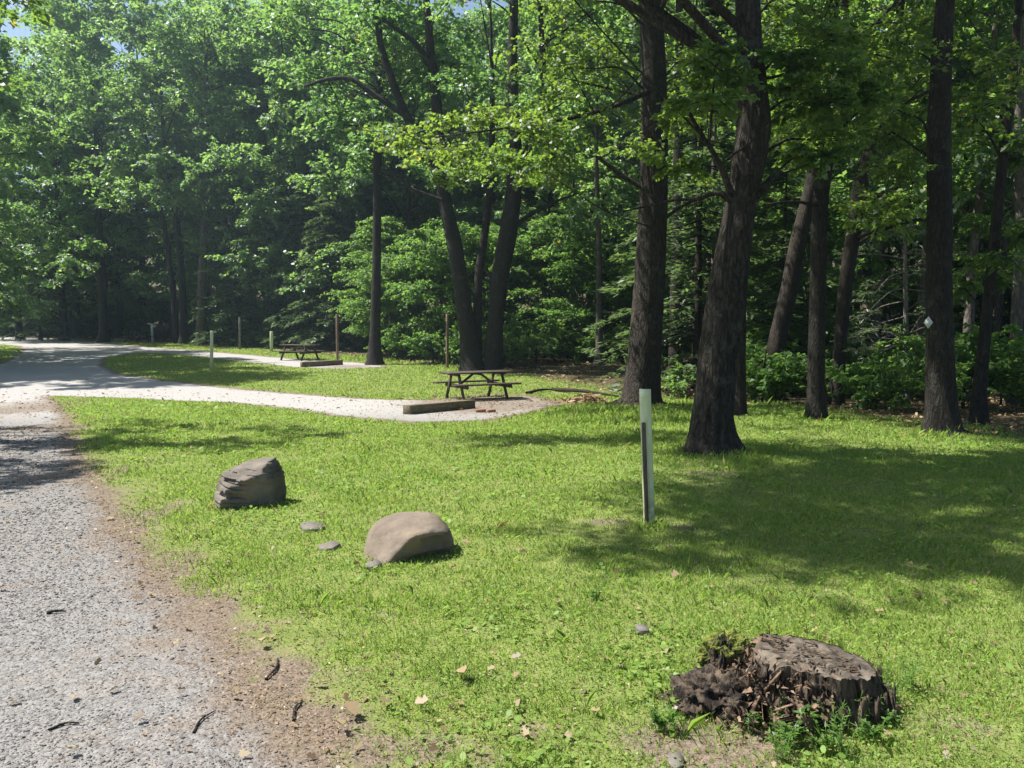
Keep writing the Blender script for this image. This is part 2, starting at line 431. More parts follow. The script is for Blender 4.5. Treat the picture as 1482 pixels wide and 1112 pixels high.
for q in [(760, 1060, 70, 26, .5), (560, 890, 50, 16, .42), (850, 905, 60, 16, .42), (300, 770, 40, 14, .42), (1050, 850, 50, 12, .42), (1380, 1000, 60, 20, .45), (720, 960, 40, 14, .42), (150, 830, 60, 40, .42), (220, 940, 70, 50, .45), (300, 1060, 90, 50, .45), (90, 760, 60, 30, .35), (420, 900, 50, 40, .4), (560, 1010, 70, 40, .45), (470, 990, 60, 40, .5), (620, 1060, 60, 40, .45), (190, 760, 50, 40, .75), (240, 830, 45, 45, .7), (300, 890, 60, 40, .75), (400, 990, 70, 50, .8), (470, 1060, 90, 50, .8), (540, 1090, 60, 40, .75), (330, 1010, 60, 40, .6), (250, 930, 50, 30, .5),
          (480, 930, 60, 30, .5), (120, 800, 60, 30, .45), (700, 1100, 60, 30, .6), (520, 980, 50, 30, .55), (60, 690, 60, 12, .6), (200, 880, 60, 20, .45)]: blob(*q)
def dirt_w(x, y):
    x = np.asarray(x, float).ravel(); y = np.asarray(y, float).ravel(); d = np.zeros(len(x))
    for bx, by, rx, ry, w in BLOBS:
        d = np.maximum(d, w * np.exp(-(((x - bx) / rx) ** 2 + ((y - by) / ry) ** 2) * .8))
    return d

def axis(lo, hi, near, n, k=5.):
    u = np.linspace(-1, 1, n); s = np.sinh(u * k) / np.sinh(k)
    return np.where(s < 0, near + s * (near - lo), near + s * (hi - near))
gx = axis(-190, 190, 0, 420, 4.9); gy = axis(-40, 230, 5.5, 470, 4.6)
GX, GY = np.meshgrid(gx, gy)
GZ_ = gz(GX, GY)
GV = np.stack([GX.ravel(), GY.ravel(), GZ_.ravel()], -1)
g_grav, g_for, g_dirt = grav_sd(GV[:, 0], GV[:, 1]), forest_sd(GV[:, 0], GV[:, 1]), dirt_w(GV[:, 0], GV[:, 1])
nx, ny = len(gx), len(gy)
ii = (np.arange(ny - 1)[:, None] * nx + np.arange(nx - 1)[None]).ravel()
GF = np.stack([ii, ii + 1, ii + nx + 1, ii + nx], -1)
def submesh(name, mask):
    f = GF[mask]; u, inv = np.unique(f.ravel(), return_inverse=True)
    me = make_mesh(name, GV[u], [inv.reshape(-1, 4)], M['ground'], True, {'grav': np.clip(g_grav[u], -6, 6), 'forest': np.clip(g_for[u], -20, 20), 'dirt': g_dirt[u]})
    tag(add_obj(name, me), kind='structure')
fg = g_grav[GF].mean(1); fy = GV[GF][:, :, 1].mean(1)
submesh('gravel_road', (fg > -.02) & (fy < 95))
submesh('forest_hill', fy >= 95)
submesh('lawn_ground', ~((fg > -.02) & (fy < 95)) & (fy < 95))

rng = np.random.default_rng(7)
def rn(*a, **k): return rng.normal(*a, **k)
def ru(*a, **k): return rng.uniform(*a, **k)

def wedge(n, d0, d1, half=.80):
    D = np.exp(ru(math.log(d0), math.log(d1), n)); x = ru(-half, half, n) * D + ru(-.8, .8, n)
    return x, D

# ------------------------------------------------------------------ grass
def build_grass():
    x, y = wedge(900000, 1.5, 62)
    g = grav_sd(x, y); f = forest_sd(x, y); d = dirt_w(x, y)
    nn = n2(x, y, 1.6, 3); n4 = n2(x, y, 6., 8)
    nlow = n2(x, y, .9, 12)
    g = g + (nlow - .5) * .8 * np.clip(1.6 - y / 12, .15, 1)
    edge = .12 + .45 * nn * np.clip(1.8 - y / 12, .3, 1)
    keep = np.clip((-g - edge * .3) / (edge + .12), 0, 1) * np.clip(1 - f * .8 - (nn - .5) * 1.5, 0, 1)
    n25 = n2(x, y, 2.6, 15, 2); keep *= np.clip(.25 + 1.5 * n25, .15, 1)
    keep *= np.clip(1.15 - d * 1.15 + (n4 - .5) * .9, 0.07, 1) * np.clip(.25 + 1.35 * n4, .2, 1)
    m = ru(0, 1, len(x)) < keep
    x, y, nn, n4, n25 = x[m], y[m], nn[m], n4[m], n25[m]
    n = len(x); z = gz(x, y)
    long_ = np.zeros(n)
    for px, py, w, h in [(870, 600, 100, 14), (930, 603, 70, 12), (255 + 290, 518, 60, 5), (660, 532, 50, 5), (1130, 585, 60, 10), (1180, 607, 60, 8), (1030, 655, 60, 16), (580, 521, 40, 4), (935, 764, 26, 8), (1364, 634, 50, 9), (1416, 622, 40, 7), (925, 588, 70, 9)]:
        o = at(px, py); a = at(px + w, py); c = at(px, py - h)
        long_ = np.maximum(long_, np.exp(-(((x - o.x) / (a.x - o.x)) ** 2 + ((y - o.y) / (c.y - o.y)) ** 2)))
    hgt = (.016 + .0014 * np.minimum(y, 22) + .024 * ru(0, 1, n) ** 2) * (.35 + .5 * n4 + 1.0 * n25 ** 1.5) * (1 + (ru(0, 1, n) < .02) * 1.3) * (1 + 2.2 * long_ * ru(.4, 1, n))
    wid = np.maximum(.0028, .00098 * y) * ru(.7, 1.4, n)
    az = ru(0, TAU, n); lean = np.abs(rn(0, .55, n)) * (1 - .4 * long_)
    d3 = np.stack([np.cos(az) * lean, np.sin(az) * lean, np.ones(n)], -1); d3 /= np.linalg.norm(d3, axis=1)[:, None]
    pa = az + math.pi / 2 + rn(0, .9, n); v = np.stack([np.cos(pa), np.sin(pa), np.zeros(n)], -1)
    p = np.stack([x, y, z - .003], -1)
    bend = np.stack([np.cos(az), np.sin(az), np.full(n, -.25)], -1) * (ru(0, .5, n) * hgt)[:, None]
    h_, w_ = hgt[:, None], wid[:, None]
    V = np.stack([p - v * w_ * .5, p + v * w_ * .5, p + d3 * h_ * .6 + v * w_ * .42, p + d3 * h_ + bend, p + d3 * h_ * .6 - v * w_ * .42], 1).reshape(-1, 3)
    tint = np.clip(.0 + .62 * nn + .45 * n4 + rn(0, .14, n), 0, 1); tint[ru(0, 1, n) < .03 + .12 * np.clip(n4 - .5, 0, 1)] = 1.
    Fq = np.arange(n * 5).reshape(n, 5)
    me = make_mesh('grass', V, [Fq], M['grass_blade'], False, {'tint': np.repeat(tint, 5)})
    tag(add_obj('grass', me), 'short mown green grass covering the campsite lawn', 'grass', kind='stuff')
    # broad-leaved lawn weeds and clover between the blades
    x, y = wedge(130000, 1.6, 22); g = grav_sd(x, y); f = forest_sd(x, y); d = dirt_w(x, y); nn = n2(x, y, 1.1, 21)
    m = (ru(0, 1, len(x)) < np.clip((nn - .30) * 2.2, .05, 1)) & (g < -.25 - .3 * ru(0, 1, len(x))) & (f < .2) & (d < ru(.25, .7, len(x)))
    x, y = x[m], y[m]; n = len(x); s = np.maximum(.011, .0021 * y) * ru(.6, 1.6, n) * np.where((n2(x, y, 1.7, 55) > .56) & (ru(0, 1, n) < .4), 2.3, 1)
    p = np.stack([x, y, gz(x, y) + ru(.008, .032, n) * (1 + y / 30)], -1); az = ru(0, TAU, n)
    d3 = np.stack([np.cos(az), np.sin(az), rn(.15, .3, n)], -1)
    nr = np.stack([rn(0, .35, n), rn(0, .35, n), np.ones(n)], -1)
    V, Fq = leaves(p, d3, nr, s, np.array([[0, 0, 0], [.3, -.3, .05], [.75, -.32, .03], [1, 0, -.05], [.75, .32, .03], [.3, .3, .05]]))
    me = make_mesh('clover', V, [Fq], M['grass_blade'], False, {'tint': np.repeat(np.clip(ru(0.1, .8, n), 0, .9), 6)})
    tag(add_obj('clover', me), 'tiny round clover leaves and low weeds spread through the lawn', 'clover', kind='stuff')
build_grass()

# ------------------------------------------------------------------ gravel stones and litter
def build_pebbles():
    x, y = wedge(330000, 1.7, 14); g = grav_sd(x, y); d = dirt_w(x, y); nn = n2(x, y, 2.2, 31); nl = n2(x, y, .8, 33)
    m = ru(0, 1, len(x)) < np.clip(1.7 - 1.7 * nl, .25, 1) * np.clip((g + .12 + .5 * (nn - .5)) / .4, 0, 1) * np.clip(1 - d * .9, .1, 1) * .95
    m |= (g > -.6) & (g < .1) & (ru(0, 1, len(x)) < .10)
    x, y = x[m], y[m]; n = len(x)
    s = np.maximum(.0040, .00112 * y) * np.exp(rn(0, .42, n))
    O = np.array([[1, 0, 0], [0, 1, 0], [-1, 0, 0], [0, -1, 0], [0, 0, 1], [0, 0, -1], ], float)
    J = O[None] * ru(.6, 1.25, (n, 6, 1)) + rn(0, .16, (n, 6, 3))
    az = ru(0, TAU, n); c, s_ = np.cos(az)[:, None], np.sin(az)[:, None]
    J = np.stack([J[..., 0] * c - J[..., 1] * s_ * .8, J[..., 0] * s_ + J[..., 1] * c * .8, J[..., 2] * .30 + J[..., 0] * rn(0, .25, n)[:, None]], -1)
    V = np.stack([x, y, gz(x, y) + s * .06], -1)[:, None] + J * s[:, None, None]
    f = np.array([[0, 1, 4], [1, 2, 4], [2, 3, 4], [3, 0, 4], [1, 0, 5], [2, 1, 5], [3, 2, 5], [0, 3, 5]])
    Fq = (np.arange(n)[:, None, None] * 6 + f[None]).reshape(-1, 3)
    me = make_mesh('gravel_stones', V.reshape(-1, 3), [Fq], M['pebble'], False, {'tint': np.repeat(np.clip(rn(.55, .2, n), 0, 1), 6)})
    tag(add_obj('gravel_stones', me), 'small loose pale grey gravel stones covering the driveway', 'gravel', kind='stuff')
build_pebbles()

CURL = np.array([[0, 0, 0], [.25, -.26, .16], [.5, -.18, .06], [.7, -.36, .2], [1, 0, .1], [.68, .36, .22], [.5, .2, .05], [.22, .28, .18]])
def build_litter():
    # crumbs, straw and leaf bits along the bare soil
    x, y = wedge(330000, 1.7, 26); g = grav_sd(x, y); d = dirt_w(x, y); nn = n2(x, y, 2., 41)
    pr = np.exp(-((g + .12) / (.16 + .10 * np.clip(3 - y / 5, 0, 2))) ** 2) * .75 + d * .7
    pr = pr * np.clip(nn * 2.0 - .35, .05, 1) * .72 + .04
    m = ru(0, 1, len(x)) < pr; x, y, d = x[m], y[m], d[m]; n = len(x)
    s = np.maximum(.009, .0023 * y) * np.exp(rn(0, .45, n)); az = ru(0, TAU, n)
    p = np.stack([x, y, gz(x, y) + ru(.002, .018, n)], -1)
    V, Fq = leaves(p, np.stack([np.cos(az), np.sin(az), rn(0, .25, n)], -1), np.stack([rn(0, .5, n), rn(0, .5, n), np.ones(n)], -1), s, LEAF4, ru(.25, 1.1, n)[:, None, None])
    me = make_mesh('leaf_litter', V, [Fq], M['litter'], False, {'tint': np.repeat(np.clip(ru(0, 1, n) ** 1.5, 0, 1), 4)})
    tag(add_obj('leaf_litter', me), 'brown crumbled leaves and straw on the bare soil edge', 'leaf litter', kind='stuff')
    # larger curled dry leaves, too many to count
    x, y = wedge(5200, 2.2, 30); g = grav_sd(x, y); f = forest_sd(x, y); nn = n2(x, y, .8, 43)
    tong = np.exp(-(((x + 6.6) / 1.7) ** 2 + ((y - 11.8) / 2.0) ** 2))
    m = ru(0, 1, len(x)) < np.where(g > .1, .025, np.clip(nn * .5 - .08, .03, .3)) + tong * .9 + .05 * (y < 5) * (g > -1.2)
    m &= f < 1.; x, y, tong = x[m], y[m], tong[m]; n = len(x)
    s = np.maximum(.038, .0042 * y) * ru(.6, 1.45, n); az = ru(0, TAU, n)
    p = np.stack([x, y, gz(x, y) + ru(.015, .035, n)], -1)
    V, Fq = leaves(p, np.stack([np.cos(az), np.sin(az), rn(0, .3, n)], -1), np.stack([rn(0, .45, n), rn(0, .45, n), np.ones(n)], -1), s, CURL)
    me = make_mesh('fallen_leaves', V, [Fq], M['litter_yellow'], False, {'tint': np.repeat(np.clip(ru(0, 1, n) ** 1.3, 0, 1), 8)})
    tag(add_obj('fallen_leaves', me), 'dry tan and yellowish leaves strewn over grass and gravel', 'leaves', kind='stuff')
    # forest floor litter
    n = 30000; y = np.exp(ru(math.log(13), math.log(70), n)); x = ru(-.8, .8, n) * y; f = forest_sd(x, y)
    m = f > -.3 + ru(-.6, .6, n); x, y = x[m], y[m]; n = len(x); az = ru(0, TAU, n)
    V, Fq = leaves(np.stack([x, y, gz(x, y) + ru(.01, .05, n)], -1), np.stack([np.cos(az), np.sin(az), rn(0, .3, n)], -1),
                   np.stack([rn(0, .4, n), rn(0, .4, n), np.ones(n)], -1), np.maximum(.08, .004 * y) * ru(.6, 1.4, n), LEAF4)
    me = make_mesh('forest_litter', V, [Fq], M['litter'], False, {'tint': np.repeat(ru(0, 1, n), 4)})
    tag(add_obj('forest_litter', me), 'brown leaf litter lying under the forest trees', 'leaf litter', kind='stuff')
build_litter()

# ------------------------------------------------------------------ tree building
def bough_leaf_set(C, r, ntw, nl, size, flat=.5, droop=.15, jit=.6, tmpl=LEAF4, g=None):
    """C (n,3) bough centres, r (n,) radii -> leaf verts, faces, tint, twig segments"""
    g = g or rng
    n = len(C)
    th = g.uniform(0, TAU, (n, ntw)); ph = g.normal(0, .55, (n, ntw))
    dirs = np.stack([np.cos(th) * np.cos(ph), np.sin(th) * np.cos(ph), np.sin(ph) * flat * 1.4 + .08], -1)
    L = r[:, None] * g.uniform(.45, 1.08, (n, ntw))
    st = C[:, None] + dirs * (L * .12)[..., None] + g.normal(0, .18, (n, ntw, 3)) * r[:, None, None] * np.array([1, 1, flat])
    t = g.uniform(.2, 1.03, (n, ntw, nl))
    en = st + dirs * L[..., None] - np.array([0, 0, 1.]) * (droop * L)[..., None]
    base = st[:, :, None] + (en - st)[:, :, None] * t[..., None]
    base[..., 2] += (droop * L)[..., None] * t * (1 - t) * 1.2
    side = np.where(g.uniform(0, 1, (n, ntw, nl)) < .5, -1., 1.)
    perp = np.stack([-dirs[..., 1], dirs[..., 0], np.zeros((n, ntw))], -1)
    base = base + perp[:, :, None] * (side * g.uniform(.0, .16, side.shape) * L[..., None])[..., None]
    base[..., 2] += g.normal(0, .045, base.shape[:-1]) * L[..., None]
    d = dirs[:, :, None] * .7 + perp[:, :, None] * side[..., None] * .8 + g.normal(0, .35, base.shape) + np.array([0, 0, -.25])
    nr = np.array([0, 0, 1.]) + g.normal(0, jit, base.shape)
    s = size * g.uniform(.65, 1.3, side.shape)
    bt = g.uniform(0, .45, (n, 1, 1)) + g.uniform(0, .15, (n, ntw, 1))
    tint = np.clip(bt + g.uniform(0, .38, side.shape), 0, .92)
    tint = np.where(g.uniform(0, 1, tint.shape) < .006, 1., tint)
    p = base.reshape(-1, 3)
    V, Fq = leaves(p, d.reshape(-1, 3), nr.reshape(-1, 3), s.ravel(), tmpl)
    return V, Fq, np.repeat(tint.ravel(), len(tmpl)), (st.reshape(-1, 3), en.reshape(-1, 3), L.ravel())

def limb_path(T, rad, target, g, spread=.45):
    """from a trunk polyline T (n,3) to target, curved; returns pts, radii"""
    hd = np.linalg.norm(T[:, :2] - target[:2], axis=1)
    want = target[2] - hd * spread
    ok = np.abs(T[:, 2] - want) + hd * .6 + g.uniform(0, 1.6, len(T))
    k = int(np.argmin(ok)); a = T[k]
    mid = a * .5 + target * .5 + np.array([0, 0, .10 * np.linalg.norm(target - a)]) + g.normal(0, .06, 3) * np.linalg.norm(target - a)
    q = a * .8 + mid * .2; 
    r0 = min(rad[k] * .42, .016 + .010 * np.linalg.norm(target - a))
    return np.array([a, a * .6 + mid * .4 + np.array([0, 0, -.02]), mid, mid * .4 + target * .6, target]), np.array([r0, r0 * .8, r0 * .6, r0 * .42, r0 * .22])

def resamp(P, Rr, step=.5):
    P = np.asarray(P, float); d = np.r_[0, np.cumsum(np.linalg.norm(np.diff(P, axis=0), axis=1))]
    t = np.arange(0, d[-1], step)
    return np.stack([np.interp(t, d, P[:, k]) for k in range(3)], -1), np.interp(t, d, Rr)

def tree_meshes(name, stems, boughs, br, bark, leafm, size, ntw=14, nl=28, seed=0, tmpl=LEAF4, seg=10, step=.5, barkd=0., flare=.5, knob=0.,
                limb_every=1, twigs=.5, limbs=(), flat=.5, droop=.15, limbspread=.45):
    """stems: list of (pts, radii); the first is the trunk.  Local coordinates."""
    g = np.random.default_rng(seed)
    bag = Bag()
    Ts, Rs = [], []
    for k, (P, Rr) in enumerate(stems):
        V, Fq = tube(P, Rr, seg if k == 0 else max(6, seg * 2 // 3), step if k == 0 else None if step is None else step, barkd, flare if k == 0 else 0, seed + k, knob=knob)
        bag.add(V, Fq); a, b = resamp(P, Rr); Ts.append(a); Rs.append(b)
    for P, Rr in limbs:
        V, Fq = tube(P, Rr, 7, None); bag.add(V, Fq); a, b = resamp(P, Rr, .4); Ts.append(a); Rs.append(b)
    T = np.concatenate(Ts); Rr_ = np.concatenate(Rs)
    crown = None
    if boughs is not None and len(boughs):
        boughs = np.asarray(boughs, float); br = np.asarray(br, float)
        for i in range(0, len(boughs), limb_every):
            P, q = limb_path(T, Rr_, boughs[i], g, limbspread)
            if np.linalg.norm(P[0] - P[-1]) > .6:
                V, Fq = tube(P, q, 5, None, cap=False); bag.add(V, Fq)
        V, Fq, ti, tw = bough_leaf_set(boughs, br, ntw, nl, size, flat, droop, .62, tmpl, g)
        crown = make_mesh(name + '_crown', V, [Fq], leafm, False, {'tint': ti})
        k = g.uniform(0, 1, len(tw[0])) < twigs
        if k.any():
            V, Fq = prisms(tw[0][k], tw[1][k], .006 + .006 * tw[2][k], np.full(k.sum(), .003)); bag.add(V, Fq)
    return bag.mesh(name + '_trunk', bark, True), crown

def place_tree(name, loc, meshes, label, cat, group=None, rz=0, sc=1.0):
    r = empty(name, loc, rz); r.scale = (sc, sc, sc) if np.isscalar(sc) else sc
    add_obj('trunk', meshes[0], r)
    if meshes[1] is not None: add_obj('crown', meshes[1], r)
    return tag(r, label, cat, group)

def egg_boughs(g, n, z0, H, Rm, r0, r1, low=.55):
    h = g.uniform(0, 1, n) ** .9
    prof = np.sin(np.clip(h * .86 + .14, 0, 1) * math.pi) ** .6
    prof = np.where(h < .35, np.maximum(prof, low), prof)
    a = g.uniform(0, TAU, n); rad = Rm * prof * np.sqrt(g.uniform(.12, 1, n))
    C = np.stack([np.cos(a) * rad, np.sin(a) * rad, z0 + h * (H - z0)], -1)
    return C, g.uniform(r0, r1, n)

def straight_stem(g, H, r, lean=.03, n=9):
    z = np.linspace(0, H, n); wob = np.cumsum(g.normal(0, lean, (n, 2)), 0) * H / n
    wob[0] = 0
    return np.c_[wob, z], r * (1 - .92 * (z / H) ** 1.1)

PROTO = {}
def proto(kind):
    if kind in PROTO: return PROTO[kind]
    seed = sum(map(ord, kind)) * 7 + 3
    g = np.random.default_rng(seed)
    if kind.startswith('tall'):          # canopy trees, crown from mid height
        H = g.uniform(22, 26); st = [straight_stem(g, H * .93, .30)]
        C, r = egg_boughs(g, 56, 6.5, H, 5.2, 1.1, 1.9)
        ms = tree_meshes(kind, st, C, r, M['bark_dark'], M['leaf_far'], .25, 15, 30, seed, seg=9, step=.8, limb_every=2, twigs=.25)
    elif kind.startswith('edge'):        # forest edge trees with foliage low to the ground
        H = g.uniform(20, 25); st = [straight_stem(g, H * .93, .28)]
        C, r = egg_boughs(g, 70, 2.2, H, 5.4, 1.0, 1.9, .85)
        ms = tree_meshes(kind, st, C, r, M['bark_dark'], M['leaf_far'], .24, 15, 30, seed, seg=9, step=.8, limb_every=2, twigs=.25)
    elif kind.startswith('thin'):        # slim forest interior trees, small high crown
        H = g.uniform(17, 22); st = [straight_stem(g, H * .95, .17, .04)]
        C, r = egg_boughs(g, 40, 6, H, 3.0, .9, 1.5)
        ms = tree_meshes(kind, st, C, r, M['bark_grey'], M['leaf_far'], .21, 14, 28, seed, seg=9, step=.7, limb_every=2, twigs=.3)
    elif kind.startswith('sapling'):     # bright understory maples in flat layers
        H = g.uniform(6.5, 9); st = [straight_stem(g, H * .92, .08, .05)]
        C, r = egg_boughs(g, 42, .9, H, 2.3, .7, 1.25, .8)
        ms = tree_meshes(kind, st, C, r, M['bark_grey'], M['leaf_under'], .17, 14, 26, seed, seg=7, step=.5, limb_every=1, twigs=.5, flat=.28, droop=.2)
    elif kind.startswith('hemlock'):     # drooping conifer with flat sprays
        H = g.uniform(11, 16); st = [straight_stem(g, H, .16, .015)]
        n = 130; h = g.uniform(.05, 1, n); a = g.uniform(0, TAU, n); L = (1 - h) ** .75 * 3.6 + .35
        P0 = np.c_[np.zeros((n, 2)), h * H]; dv = np.c_[np.cos(a), np.sin(a), np.full(n, .05)]
        bag_l = []
        m = 16; t = g.uniform(.12, 1, (n, m)); base = P0[:, None] + dv[:, None] * (t * L[:, None])[..., None]
        base[..., 2] -= (t ** 2) * (L[:, None] * .32)
        sd = np.where(g.uniform(0, 1, (n, m)) < .5, -1., 1.); perp = np.stack([-np.sin(a), np.cos(a), np.zeros(n)], -1)
        sl = (.30 + .5 * (1 - t)) * np.minimum(L[:, None] * .45, 1.1) * g.uniform(.6, 1.1, t.shape)
        sdv = dv[:, None] * .75 + perp[:, None] * sd[..., None] * .8; sdv[..., 2] -= .18
        q = 9; u = g.uniform(0, 1, (n, m, q)); pp = base[:, :, None] + sdv[:, :, None] * (u * sl[..., None])[..., None]
        pp = pp + g.normal(0, .03, pp.shape)
        s2 = np.where(g.uniform(0, 1, u.shape) < .5, -1., 1.)
        d = sdv[:, :, None] * .9 + perp[:, None, None] * s2[..., None] * .55 + g.normal(0, .22, pp.shape)
        V, Fq = leaves(pp.reshape(-1, 3), d.reshape(-1, 3), np.array([0, 0, 1.]) + g.normal(0, .3, (u.size, 3)), g.uniform(.16, .34, u.size), NEEDLE * np.array([1, 1.35, 1]))
        ti = np.clip(.15 + .6 * np.repeat(t.ravel(), q) * (.6 + .4 * u.ravel()) + g.normal(0, .12, u.size), 0, .92)
        cr = make_mesh(kind + '_crown', V, [Fq], M['leaf_conifer'], False, {'tint': np.repeat(ti, 4)})
        bag = Bag(); bag.add(*tube(*st[0], 9, .8, 0, .4, seed))
        V, Fq = prisms(P0, P0 + dv * L[:, None] * .9 - np.c_[np.zeros((n, 2)), L * .26], .012 + .008 * L, np.full(n, .004)); bag.add(V, Fq)
        ms = (bag.mesh(kind + '_trunk', M['bark_brown'], True), cr)
    elif kind.startswith('shrub'):
        n = g.integers(9, 14); st = []
        C = np.stack([g.normal(0, .55, n), g.normal(0, .55, n), g.uniform(.35, 1.5, n)], -1); r = g.uniform(.35, .62, n)
        st = [(np.array([[0, 0, -.1], [0, 0, .5], [.1, .05, 1.2]]), np.array([.03, .025, .012]))]
        ms = tree_meshes(kind, st, C, r, M['bark_brown'], M['leaf_under'], .115, 12, 20, seed, seg=6, step=None, limb_every=1, twigs=.6, flat=.6, droop=.1)
    PROTO[kind] = ms
    return ms

SPOTS = []
def free(x, y, d):
    if any((x - a) ** 2 + (y - b) ** 2 < d * d for a, b in SPOTS): return False
    SPOTS.append((x, y)); return True

KIND_NAME = {'tall': ('broadleaf_tree', 'tree'), 'edge': ('broadleaf_tree', 'tree'), 'thin': ('slender_tree', 'tree'),
             'sapling': ('understory_tree', 'tree'), 'hemlock': ('hemlock_tree', 'conifer'), 'shrub': ('shrub', 'shrub')}

def plant(kind, x, y, label, group, sc=None, rz=None):
    k = kind.split('_')[0]; nm, cat = KIND_NAME[k]
    s = sc or float(ru(.85, 1.15))
    return place_tree(nm, (x, y, float(gz(x, y)) - .05), proto(kind), label, cat, group, float(ru(0, TAU)) if rz is None else rz, s)

def scatter(kinds, n, xr, yr, dmin, label, group, sc=(.85, 1.15), only=None):
    done = tries = 0
    while done < n and tries < n * 60:
        tries += 1
        y = float(ru(*yr)); x = float(ru(xr[0], xr[1]))
        if 140 < CX + F * x / y < 330 and y < 72: continue
        if forest_sd([x], [y])[0] < .8 or (only and not only(x, y)) or abs(x) > .72 * y + 4: continue
        if not free(x, y, dmin): continue
        plant(kinds[done % len(kinds)], x, y, label, group, float(ru(*sc))); done += 1

# ---- individually built trees (paths read off as px, py, width at one distance each)
def pix_stem(pts, D, up=None, ground=True, dd=None):
    P = []; Rr = []
    for k, q in enumerate(pts):
        D_ = D + (dd[k] if dd else 0)
        P.append(atD(q[0], q[1], D_)); Rr.append(q[2] * D_ / F / 2 * .9)
    P = np.array(P); Rr = np.array(Rr)
    if ground:
        P[0][2] = float(gz(P[0][0], P[0][1])) - .12
    if up:
        v = P[-1] - P[-2]; v /= np.linalg.norm(v); z = P[-1].copy(); r = Rr[-1]
        ext = []; er = []
        while z[2] < up:
            v = v * .85 + np.array([0, 0, .15]) + rn(0, .03, 3); v /= np.linalg.norm(v)
            z = z + v * 1.6; ext.append(z.copy()); er.append(max(.04, r * max(.12, (up - z[2]) / (up - P[-1][2]))))
        P = np.r_[P, ext]; Rr = np.r_[Rr, er]
    return P, Rr

def px_boughs(lst, n, D, jd=.8, r=(.6, 1.1), g=None):
    """n bough centres scattered in pixel rectangles at about distance D"""
    g = g or rng; C = []
    a = np.array([(x1 - x0) * (y1 - y0) for x0, y0, x1, y1 in lst], float); a /= a.sum()
    for k in g.choice(len(lst), n, p=a):
        x0, y0, x1, y1 = lst[k]
        C.append(atD(g.uniform(x0, x1), g.uniform(y0, y1), D + g.normal(0, jd)))
    return np.array(C), g.uniform(*r, n)

def own_tree(name, label, cat, stems, boughs, br, bark='bark_oak', leafm='leaf_near', size=.13, limbs=(), group=None, **kw):
    base = np.array(stems[0][0][0]); base[2] += .12
    loc = lambda P: np.asarray(P, float) - base
    roots = []
    r0 = stems[0][1][1]
    if base[1] < 24:
        q = np.random.default_rng(kw.get('seed', 1) + 500)
        for a in np.arange(6) * TAU / 6 + q.uniform(-.45, .45, 6):
            c, s_, L = math.cos(a), math.sin(a), r0 * q.uniform(1.4, 2.4)
            xy = lambda t: np.array([base[0] + c * t, base[1] + s_ * t])
            P = [np.r_[xy(r0 * .55), base[2] + r0 * q.uniform(.8, 1.3)], np.r_[xy(r0 * 1.0), base[2] + r0 * .3]]
            for t in (r0 * 1.0 + L * .45, r0 + L): e = xy(t); P.append(np.r_[e, float(gz(*e)) + (.01 if t < r0 + L * .9 else -.05)])
            roots.append((np.array(P), np.array([r0 * .28, r0 * .34, r0 * .22, r0 * .08])))
    ms = tree_meshes(name, [(loc(P), q) for P, q in stems], None if boughs is None else np.asarray(boughs) - base, br, M[bark], M[leafm], size,
                     limbs=[(loc(P), q) for P, q in list(limbs) + roots], **kw)
    SPOTS.append((base[0], base[1]))
    return place_tree(name, tuple(base), ms, label, cat, group)

def high(g, cx, cy, z0, z1, Rm, n, r=(1.0, 1.7), sq=1.):
    a = g.uniform(0, TAU, n); q = Rm * np.sqrt(g.uniform(.02, 1, n)); z = g.uniform(z0, z1, n)
    return np.stack([cx + np.cos(a) * q * sq, cy + np.sin(a) * q, z], -1), g.uniform(*r, n)

def cat_(*bs): return np.concatenate([b[0] for b in bs]), np.concatenate([b[1] for b in bs])

gg = np.random.default_rng(11)
# A: big straight oak behind the green post
sA = pix_stem([(926, 588, 58), (931, 540, 52), (936, 470, 50), (941, 390, 48), (945, 300, 45), (947, 200, 42), (946, 100, 38), (941, 0, 35)], 19.5, 22)
limbA = [pix_stem([(942, 132, 9), (900, 150, 8), (850, 166, 6), (790, 178, 5), (700, 190, 3), (620, 200, 2)], 19.3, None, False, [0, -.3, -.6, -1, -1.4, -1.8]),
         pix_stem([(928, 272, 8), (895, 250, 7), (870, 232, 6), (850, 215, 4)], 19.3, None, False),
         pix_stem([(945, 330, 7), (985, 300, 5), (1030, 280, 4)], 19.3, None, False)]
bA = cat_(px_boughs([(575, 175, 880, 225), (640, 215, 820, 262), (700, 165, 920, 215)], 27, 18.2, 1.6, (.5, 1.1), gg),
          px_boughs([(780, 20, 900, 160), (965, 40, 1060, 190), (780, -40, 900, 20)], 18, 19.5, 1.3, (.7, 1.2), gg),
          high(gg, 2.6, 18.5, 9.5, 19, 6.4, 74))
own_tree('oak_tree', 'massive straight oak trunk with brown bark standing behind the pale green post', 'tree', [sA], *bA, size=.095, limbs=limbA, seed=21,
         seg=30, step=.13, barkd=.07, flare=.45, ntw=15, nl=19, tmpl=LEAF8, flat=.35, limbspread=.25)
